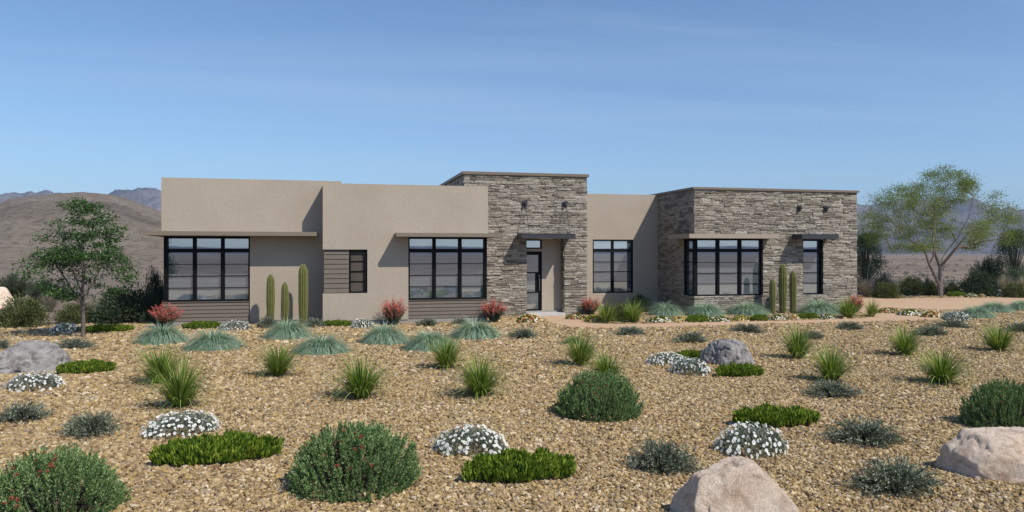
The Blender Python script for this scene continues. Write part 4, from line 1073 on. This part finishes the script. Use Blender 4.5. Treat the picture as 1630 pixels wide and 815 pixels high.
SPEC = dict(   # kind: (maker, variants, object name, category, group, footprint depth ratio, second/blossom materials)
    blue_grass=(proto_blue, 3, 'grass_mound', 'ornamental grass', 'blue-green grass mounds', 1),
    green_grass=(proto_green, 4, 'grass_clump', 'ornamental grass', 'spiky green grass clumps', 1),
    rosemary=(proto_rosemary, 4, 'round_bush', 'bush', 'big round dark green bushes', 1),
    mat=(proto_mat, 3, 'ground_cover_plant', 'ground cover', 'low green mats', .55),
    daisy=(proto_daisy, 3, 'daisy_plant', 'daisies', 'white daisy mounds', .8),
    dusty=(proto_dusty, 3, 'low_shrub', 'shrub', 'low grey-green needle shrubs', .8),
    red_shrub=(proto_red, 2, 'flowering_shrub', 'flowering shrub', 'red-flowering shrubs along the house', 1),
    flowers0=(proto_flowers, 1, 'flower_patch', 'flowers', 'small bedding flower patches', .6),
    flowers1=(proto_flowers, 1, 'flower_patch', 'flowers', 'small bedding flower patches', .6),
    flowers2=(proto_flowers, 2, 'flower_patch', 'flowers', 'small bedding flower patches', .6),
    olive_bush=(proto_olive, 2, 'bush', 'bush', 'olive green background bushes', .85),
    dark_bush=(proto_dark, 2, 'bush', 'bush', 'dark background bushes', .85),
    feather_bush=(proto_feather, 2, 'bush', 'bush', 'feathery background bushes', 1),
    leafy_shrub=(proto_leafy, 2, 'tall_shrub', 'shrub', 'tall leafy shrubs at the right', 1),
    twiggy_bush=(proto_twiggy, 1, 'bush', 'bush', 'grey twiggy bushes', 1),
    dry_grass=(proto_dry, 2, 'dry_grass_tuft', 'dry grass', 'dry grass tufts', 1))
BLOS = dict(rosemary='crimson', red_shrub='red', flowers0='f0', flowers1='f1', flowers2='f2', daisy='white')
LEAFM = dict(daisy='daisy_leaf', flowers0='mat', flowers1='mat', flowers2='mat', red_shrub='dark_leaf', leafy_shrub='shrub_leaf')
pr = random.Random(77); count = {}
for kind, x, y, r_, h_, label in PLANTS:
    mk, nv, nm, cat, grp, dep = SPEC[kind]
    i = count.get(kind, 0); count[kind] = i+1
    key = (kind, i % nv)
    if key not in KINDS:
        if kind == 'rosemary': prt, mk_, R0, H0 = proto_rosemary(30+i, [16, 44, 10, 6][i])
        else: prt, mk_, R0, H0 = mk(100+len(KINDS)*7)
        lm = M[LEAFM.get(kind, mk_ or 'mat')]
        ms = [prt['blade'].mesh(nm if 'blossoms' not in prt else 'foliage', [lm, M['stem']])]
        if 'blossoms' in prt: ms.append(prt['blossoms'].mesh('blossoms', [M[BLOS[kind]], M['yellow'], M['stem']]))
        KINDS[key] = (ms, R0, H0)
    ms, R0, H0 = KINDS[key]
    s = r_/R0; sz = h_/H0
    rz = 0 if dep < .8 or kind == 'rosemary' else pr.uniform(0, 2*PI)
    if dep < .8 and pr.random() < .5: rz = PI
    if len(ms) == 1:
        o = bpy.data.objects.new(nm, ms[0]); C.objects.link(o)
    else:
        o = empty(nm)
        fo = bpy.data.objects.new('foliage', ms[0]); C.objects.link(fo); fo.parent = o
        bl = bpy.data.objects.new('blossoms', ms[1]); C.objects.link(bl); bl.parent = o; bl['kind'] = 'stuff'
    o.location = (x, y, .0); o.rotation_euler.z = rz; o.scale = (s, s*dep, sz)
    tag(o, label, cat, grp)

# ------------------------------------------------------------------ cacti
def cactus_mesh(h, r_, ribs, seed):
    rr = np.random.default_rng(seed); mb = MB(); nr = 46; na = ribs*6
    zs = np.r_[np.linspace(0, h-r_*2.3, nr-14), h-r_*2.3+r_*2.3*np.sin(np.linspace(0, PI/2, 15)[1:])]
    prof = []
    for z in zs:
        t = z/h; k = (1-.24*max(0, 1-t*2.2)-.07*max(0, t-.55)/.45); top = h-r_*2.3
        if z > top: k *= math.sqrt(max(0, 1-((z-top)/(r_*2.3))**2))*.98+.02
        prof.append(r_*k*(1+.02*math.sin(z*5+seed)))
    V = []; th = np.arange(na)*2*PI/na
    rib = (.5+.5*np.cos(th*ribs))**.8
    for z, p in zip(zs, prof):
        rad_ = p*(.84+.16*rib); V += [(math.cos(a)*q, math.sin(a)*q, z) for a, q in zip(th, rad_)]
    Fg = []; Fr = []
    for j in range(nr-1+0):
        for i in range(na):
            f = (j*na+i, j*na+(i+1) % na, (j+1)*na+(i+1) % na, (j+1)*na+i)
            (Fr if (i % 6) in (0, 5) else Fg).append(f)
    V = np.array(V); mb.add(V, Fg, 0); mb.F.append((np.array(Fr), 1))
    sp = MB(); step = .045
    for k in range(ribs):
        a = 2*PI*k/ribs; z = .05
        while z < h-.02:
            p = np.interp(z, zs, prof); c = np.array([math.cos(a)*p, math.sin(a)*p, z])
            out = np.array([math.cos(a), math.sin(a), 0.0 if z < h-r_*2.3 else 1.2*(z-h+r_*2.3)/(r_*2.3)])
            cc = np.repeat(c[None], 5, 0); leaves(sp, rr, cc, unit(out+rr.normal(0, .55, (5, 3))), rr.uniform(.02, .038, 5), .0045)
            z += step
    return mb, sp
CACTI = [(-1.90, 28.05, 1.84, .145, "left-standing medium cactus of the left trio, farthest from the stucco projection"),
         (-1.42, 28.1, 1.56, .13, "shortest cactus of the left trio, in the middle"),
         (-.80, 28.1, 2.19, .165, "tallest cactus of the left trio, nearest the projecting stucco wall"),
         (18.27, 28.6, 1.49, .135, "shortest cactus of the right trio, nearest the corner window"),
         (18.76, 28.6, 2.13, .17, "tallest cactus of the right trio, in the middle"),
         (19.25, 28.6, 1.82, .15, "medium cactus of the right trio, nearest the narrow window")]
for i, (x, y, h, r_, lab) in enumerate(CACTI):
    a, b = cactus_mesh(h, r_, 15 if r_ > .14 else 13, i+3)
    o = a.build('cactus', [M['cactus'], M['rib']], smooth=True); o.location = (x, y, 0); o.rotation_euler.z = i*.7
    tag(o, lab, 'cactus', 'left cactus trio' if i < 3 else 'right cactus trio')
    s_ = b.build('spines', M['spine'], o); s_['kind'] = 'stuff'

# ------------------------------------------------------------------ boulders
import bmesh
def ico(sub):
    bm = bmesh.new(); bmesh.ops.create_icosphere(bm, subdivisions=sub, radius=1); bm.verts.ensure_lookup_table()
    V = np.array([v.co[:] for v in bm.verts]); F = np.array([[v.index for v in f.verts] for f in bm.faces]); bm.free(); return V, F
IV, IF = ico(6)
def boulder(name, loc, size, planes, m, label, seed, rz=0, soft=26, rough=.02, dents=()):
    D = unit(IV); g = np.full(len(D), 0.0)
    acc = np.zeros(len(D)); 
    for (nx, ny, nz, dist) in planes:
        nn = unit(np.array([[nx, ny, nz]]))[0]; c = D@nn; inv = np.maximum(c, 0)/dist; acc += inv**soft
    acc += (1/1.25)**soft
    R_ = acc**(-1/soft)
    P_ = D*R_[:, None]
    for (cx, cy, cz, rr_, dep_) in dents:
        d2 = np.sum((P_-[cx, cy, cz])**2, 1); P_ = P_-D*(dep_*np.exp(-d2/rr_**2))[:, None]
    P_ = P_+D*(rough*1.3*fbm(P_*2.3+seed, 5, seed) + rough*.8*fbm(P_*9+seed, 4, seed+3, True) - rough*2.6*np.clip(.09-np.abs(fbm(P_*1.9+seed*3, 3, seed+8)), 0, 1)/.09)[:, None]
    P_ = P_*size
    mb = MB(); mb.add(P_, IF); o = mb.build(name, m, smooth=True); o.location = loc; o.rotation_euler.z = rz
    return tag(o, label, 'boulder')
rb = np.random.default_rng(3)
def rplanes(seed, n, d0=.72, d1=1.0, extra=()):
    r = np.random.default_rng(seed); d = onsphere(r, n, -.3); return [(*v, r.uniform(d0, d1)) for v in d]+list(extra)
boulder('boulder', (3.89, 6.70, -.05), (.67, .54, .69), [(-.30,-.02,1,.86), (.34,-.02,1,.88), (.66,-.18,.74,.80), (.92,-.2,.38,.86), (-.95,.05,.34,.80), (-.42,-.78,.46,.60), (-.88,-.55,.15,.80), (0,1,.3,.8), (.25,-1,.05,.80), (-.35,.6,.8,.86)], M['tan_rock'], 'pointed tan boulder cut by the bottom edge of the picture', 4, 0, 140, .014)
boulder('boulder', (7.80, 7.30, -.08), (.78, .56, .62), [(.05,-.12,1,.84), (.5,-.35,.8,.86), (-.80,-.15,.60,.86), (-.97,-.05,.12,.80), (-.60,-.76,.04,.66), (.45,-.95,-.05,.80), (.30,-.8,.62,.70), (.6,-.95,.1,.80), (1,0,.3,.92), (0,1,.4,.85), (-.5,-.5,.75,.86)], M['tan_rock'], 'hollowed tan boulder at the right edge of the picture', 9, 0, 140, .014, [(.12,-.28,.70,.24,.13), (.45,-.5,.5,.2,.07)])
boulder('boulder', (-6.45, 18.8, -.05), (.72, .56, .66), rplanes(5, 9, .8, 1.0, [(0,-.1,1,1.02), (-.3,-1,.3,.8)]), M['grey_rock'], 'pale grey rough boulder at the left edge behind the white daisies', 14, .3, 14, .05)
boulder('boulder', (9.15, 16.1, -.05), (.58, .5, .60), rplanes(12, 9, .78, 1.0, [(0,-.1,1,1.0), (-.8,-.5,.3,.8), (.4,-1,.4,.8)]), M['dark_rock'], 'dark grey boulder on the middle gravel between green mats', 21, 0, 14, .05)
boulder('boulder', (-15.3, 41.2, 0), (.80, .6, 1.0), rplanes(22, 8, .8, 1.0, [(0,0,1,.93)]), M['tan_rock'], 'tan rock behind the olive bush at the left edge', 25, 0, 20, .03)

# ------------------------------------------------------------------ trees
def grow_tree(r, trunk, limbs, tips, step=.25, up=1.0):
    """skeleton: node list with parents; every tip joins the nearest suitable node by a curved branch"""
    P_ = [np.array(trunk[0], float)]; par = [-1]
    def path(start, pts):
        cur = start
        for p in pts:
            a = P_[cur]; b = np.array(p, float); n = max(1, int(np.linalg.norm(b-a)/step))
            for k in range(1, n+1): P_.append(a+(b-a)*k/n); par.append(cur); cur = len(P_)-1
        return cur
    path(0, trunk[1:])
    for at_, pts in limbs:
        i = int(np.argmin([np.linalg.norm(p-np.array(at_)) for p in P_])); path(i, pts)
    base = np.array(trunk[0], float); ends = []
    tips = sorted(tips, key=lambda t: np.linalg.norm((t-trunk[-1])))
    for t in tips:
        A = np.array(P_); d = t-A; L_ = np.linalg.norm(d, axis=1)
        cost = L_+up*np.maximum(0, -d[:, 2])*1.2+.35*np.maximum(0, np.linalg.norm(A[:, :2]-base[:2], axis=1)-np.linalg.norm(t[:2]-base[:2]))+(A[:, 2] < trunk[-1][2]*.8)*1.5
        i = int(np.argmin(cost)); a = A[i]; L0 = L_[i]
        pdir = unit((a-P_[par[i]])[None])[0] if par[i] >= 0 else np.array([0, 0, 1.])
        n = max(2, int(L0/step)); cur = i; c1 = a+pdir*L0*.35+r.normal(0, .03*L0, 3)
        for k in range(1, n+1):
            s = k/n; p = (1-s)**2*a+2*s*(1-s)*c1+s*s*t+(r.normal(0, .02*step, 3) if k < n else 0); P_.append(p); par.append(cur); cur = len(P_)-1
        ends.append(cur)
    return np.array(P_), np.array(par), ends
def skin_tree(P_, par, ends, r0, rt, expo=2.3, n=7, minr=0):
    w = np.zeros(len(P_)); ch = [[] for _ in P_]
    for i, p in enumerate(par):
        if p >= 0: ch[p].append(i)
    for i in range(len(P_)-1, -1, -1): w[i] = rt**expo if not ch[i] else sum(w[c] for c in ch[i])
    R_ = w**(1/expo); R_ = np.maximum(R_*(r0/R_[0])**np.clip(R_/R_[0]*1.6, 0, 1), rt*.8)
    mb = MB(); done = set()
    for i in range(len(P_)):
        for c in ch[i]:
            if not (c in done):
                if i != 0 and ch[i] and max(ch[i], key=lambda q: R_[q]) == c and par[i] >= 0: continue
                line = [i, c]; done.add(c)
                while ch[line[-1]]:
                    nx = max(ch[line[-1]], key=lambda q: R_[q]); line.append(nx); done.add(nx)
                rr_ = [min(R_[k], R_[line[1]]*1.15) for k in line]
                mb.tube([tuple(P_[k]) for k in line], rr_, 8 if R_[line[1]] > .03 else 5)
    return mb, R_
def envelope(r, n, prof, fill=.45, jit=.0, gaps=None):
    """points inside a crown given as (z, rx_left, rx_right, ry)"""
    out = []; zs = [p[0] for p in prof]; wts = None
    while len(out) < n:
        z = r.uniform(zs[0], zs[-1]); xl = np.interp(z, zs, [p[1] for p in prof]); xr = np.interp(z, zs, [p[2] for p in prof]); ry = np.interp(z, zs, [p[3] for p in prof])
        if r.uniform() > (xl+xr)/(max(p[1]+p[2] for p in prof)): continue
        a = r.uniform(0, 2*PI); q = (fill+(1-fill)*r.uniform())**1 if r.uniform() < .75 else r.uniform(.1, 1)
        x = math.cos(a)*q; x = x*(xr if x > 0 else xl); y = math.sin(a)*q*ry
        p = np.array([x, y, z])
        if gaps is not None and vnoise(p[None]*gaps[0]+gaps[2], 5)[0] < gaps[1]: continue
        out.append(p)
    return out
# leafy tree at the left
r = np.random.default_rng(21)
prof = [(1.15, .5, .55, .5), (1.45, 1.0, .95, .9), (1.9, 1.7, 1.55, 1.3), (2.4, 1.5, 1.2, 1.2), (2.8, 1.15, .95, 1.1), (3.3, .95, 1.15, 1.0), (3.7, .75, .8, .8), (4.1, .6, .4, .5), (4.2, .2, .2, .2)]
tips = envelope(r, 290, prof, .45, gaps=(1.7, -.02, 7.7))
trunk = [(0, 0, 0), (.01, 0, .5), (-.01, 0, 1.0), (-.02, .0, 1.35), (.02, 0, 1.9), (-.03, 0, 2.5), (.0, 0, 3.1)]
limbs = [((-.01, 0, 1.0), [(-.35, .05, 1.55), (-.75, .1, 2.2), (-.95, .1, 2.7)]), ((0, 0, 1.15), [(.3, -.05, 1.7), (.65, -.1, 2.4), (.85, -.1, 3.1)]), ((-.02, 0, 1.35), [(-.2, -.2, 2.0), (-.4, -.3, 2.8), (-.45, -.3, 3.5)]), ((0, 0, .95), [(.1, .35, 1.5), (.1, .7, 2.1)]), ((0, 0, 1.0), [(-.1, -.4, 1.5), (0, -.8, 2.0)]), ((.02, 0, 1.9), [(.2, .15, 2.6), (.35, .2, 3.4)]),
         ((0, 0, .9), [(.35, .0, 1.3), (.85, 0, 1.65)]), ((0, 0, .95), [(-.5, 0, 1.35), (-1.0, 0, 1.65)])]
P_, par, ends = grow_tree(r, trunk, limbs, tips, .16)
tb, R_ = skin_tree(P_, par, ends, .062, .0045)
t1 = empty('tree', (-7.23, 25.75, 0)); tag(t1, 'small leafy green tree with a slim grey trunk left of the house', 'tree')
tb.build('trunk', M['bark'], t1, True)
lf = MB()
for e in ends:
    for q in [e, par[e]]:
        k = int(r.integers(13, 26)); c = P_[q]+r.normal(0, .095, (k, 3))*[1.25, 1.25, .42]; out = unit((P_[q]*[1, 1, 0])[None])
        leaves(lf, r, c, out*.7+r.normal(0, .7, (k, 3))+[0, 0, -.1], r.uniform(.07, .12, k), r.uniform(.03, .05, k))
lf.build('crown', M['tree_leaf'], t1)
# airy tree at the right
r = np.random.default_rng(8)
prof = [(2.7, 2.8, 2.2, 1.8), (3.1, 3.9, 3.6, 3.0), (3.6, 4.7, 4.9, 3.6), (4.3, 5.2, 5.3, 4.0), (5.0, 5.3, 5.0, 3.8), (5.7, 5.0, 3.6, 3.4), (6.3, 3.9, 3.0, 2.6), (6.9, 1.8, 2.9, 1.6), (7.4, .8, 1.6, .7), (7.75, .3, .3, .2)]
tips = envelope(r, 470, prof, .5, gaps=(.95, .02, 4.4))
TA = np.array(tips); tips = [t for t in tips if np.sort(np.linalg.norm(TA-t, axis=1))[7] < 1.3]
trunk = [(0, 0, 0), (-.02, 0, .6), (.02, 0, 1.2), (.02, 0, 1.75)]
limbs = [((.02, 0, 1.75), [(.25, .1, 2.3), (.8, .1, 3.0), (1.6, 0, 3.8), (2.5, 0, 4.4)]), ((.02, 0, 1.75), [(-.1, .2, 2.4), (-.15, .4, 3.3), (.1, .5, 4.6), (.0, .5, 5.8)]),
         ((-.02, 0, .9), [(-.5, -.1, 1.3), (-.85, -.1, 1.9), (-1.2, -.1, 2.8), (-1.8, 0, 3.8), (-2.6, 0, 4.6)]), ((-.7, -.1, 1.6), [(-.75, -.3, 2.4), (-.9, -.6, 3.6), (-1.1, -.7, 5.0)]),
         ((.5, .1, 2.6), [(.8, -.4, 3.4), (1.2, -.8, 4.6), (1.5, -.8, 5.6)]), ((.1, .1, 2.0), [(.3, -.8, 2.8), (.4, -1.6, 3.7)]), ((0, .2, 2.3), [(-.2, 1.2, 3.1), (-.2, 2.0, 4.0)])]
P_, par, ends = grow_tree(r, trunk, limbs, tips, .35)
tb, R_ = skin_tree(P_, par, ends, .135, .008)
t2 = empty('tree', (35.1, 37.6, 0)); tag(t2, 'airy wide-crowned desert tree with feathery yellow-green foliage beyond the driveway', 'tree')
tb.build('trunk', M['bark2'], t2, True)
lf = MB()
for e in ends:
    for q, kk in ((e, 78), (par[e], 30), (par[par[e]], 8)):
        k = int(kk*r.uniform(.6, 1.3)); c = P_[q]+r.normal(0, .19, (k, 3))*[1.3, 1.3, .6]+[0, 0, -.06]
        leaves(lf, r, c, unit((P_[q]*[1, 1, 0])[None])*.5+r.normal(0, .7, (k, 3))+[0, 0, -.25], r.uniform(.08, .15, k), r.uniform(.018, .032, k))
lf.build('crown', M['airy_leaf'], t2)

# ------------------------------------------------------------------ low desert scrub on the plain behind (one uncountable mass)
r = np.random.default_rng(91); mb = MB(); n = 2600
az = np.radians(r.uniform(-32, 62, n)); d = 48*np.exp(r.uniform(0, 2.0, n)); X = np.sin(az)*d; Y = np.cos(az)*d
ok = ~((X > 20) & (X < 95) & (Y < 43)) & (Y > 44); X, Y = X[ok], Y[ok]; n = len(X)
s = r.uniform(.2, .55, n)
for k in range(22):
    dd = onsphere(r, n, 0); c = np.c_[X, Y, np.zeros(n)]+dd*s[:, None]*[1, 1, .7]*r.uniform(.3, .9, (n, 1)); leaves(mb, r, c, dd+[0, 0, .5], s*.5, s*.22)
sc_ = mb.build('desert_scrub', M['twig']); tag(sc_, 'sparse low grey-green desert scrub on the plain behind the house', 'scrub', kind='stuff')

# ------------------------------------------------------------------ the air
mb = MB(); mb.box(-3750, 3750, -3750, 3750, -3, 300)
hz = mb.build('haze', None or bpy.data.materials.new('haze_air')); hm = hz.data.materials[0]; hm.use_nodes = True; nt = hm.node_tree; nt.nodes.clear()
ho = nt.nodes.new('ShaderNodeOutputMaterial'); pv = nt.nodes.new('ShaderNodeVolumePrincipled'); pv.inputs['Density'].default_value = .00016; pv.inputs['Color'].default_value = (.42,.60,1.0,1); pv.inputs['Anisotropy'].default_value = .2
nt.links.new(pv.outputs[0], ho.inputs['Volume']); tag(hz, kind='stuff'); hz.display_type = 'WIRE'
hz['label'] = 'thin blue air haze over the far mountains'; hz['category'] = 'haze'
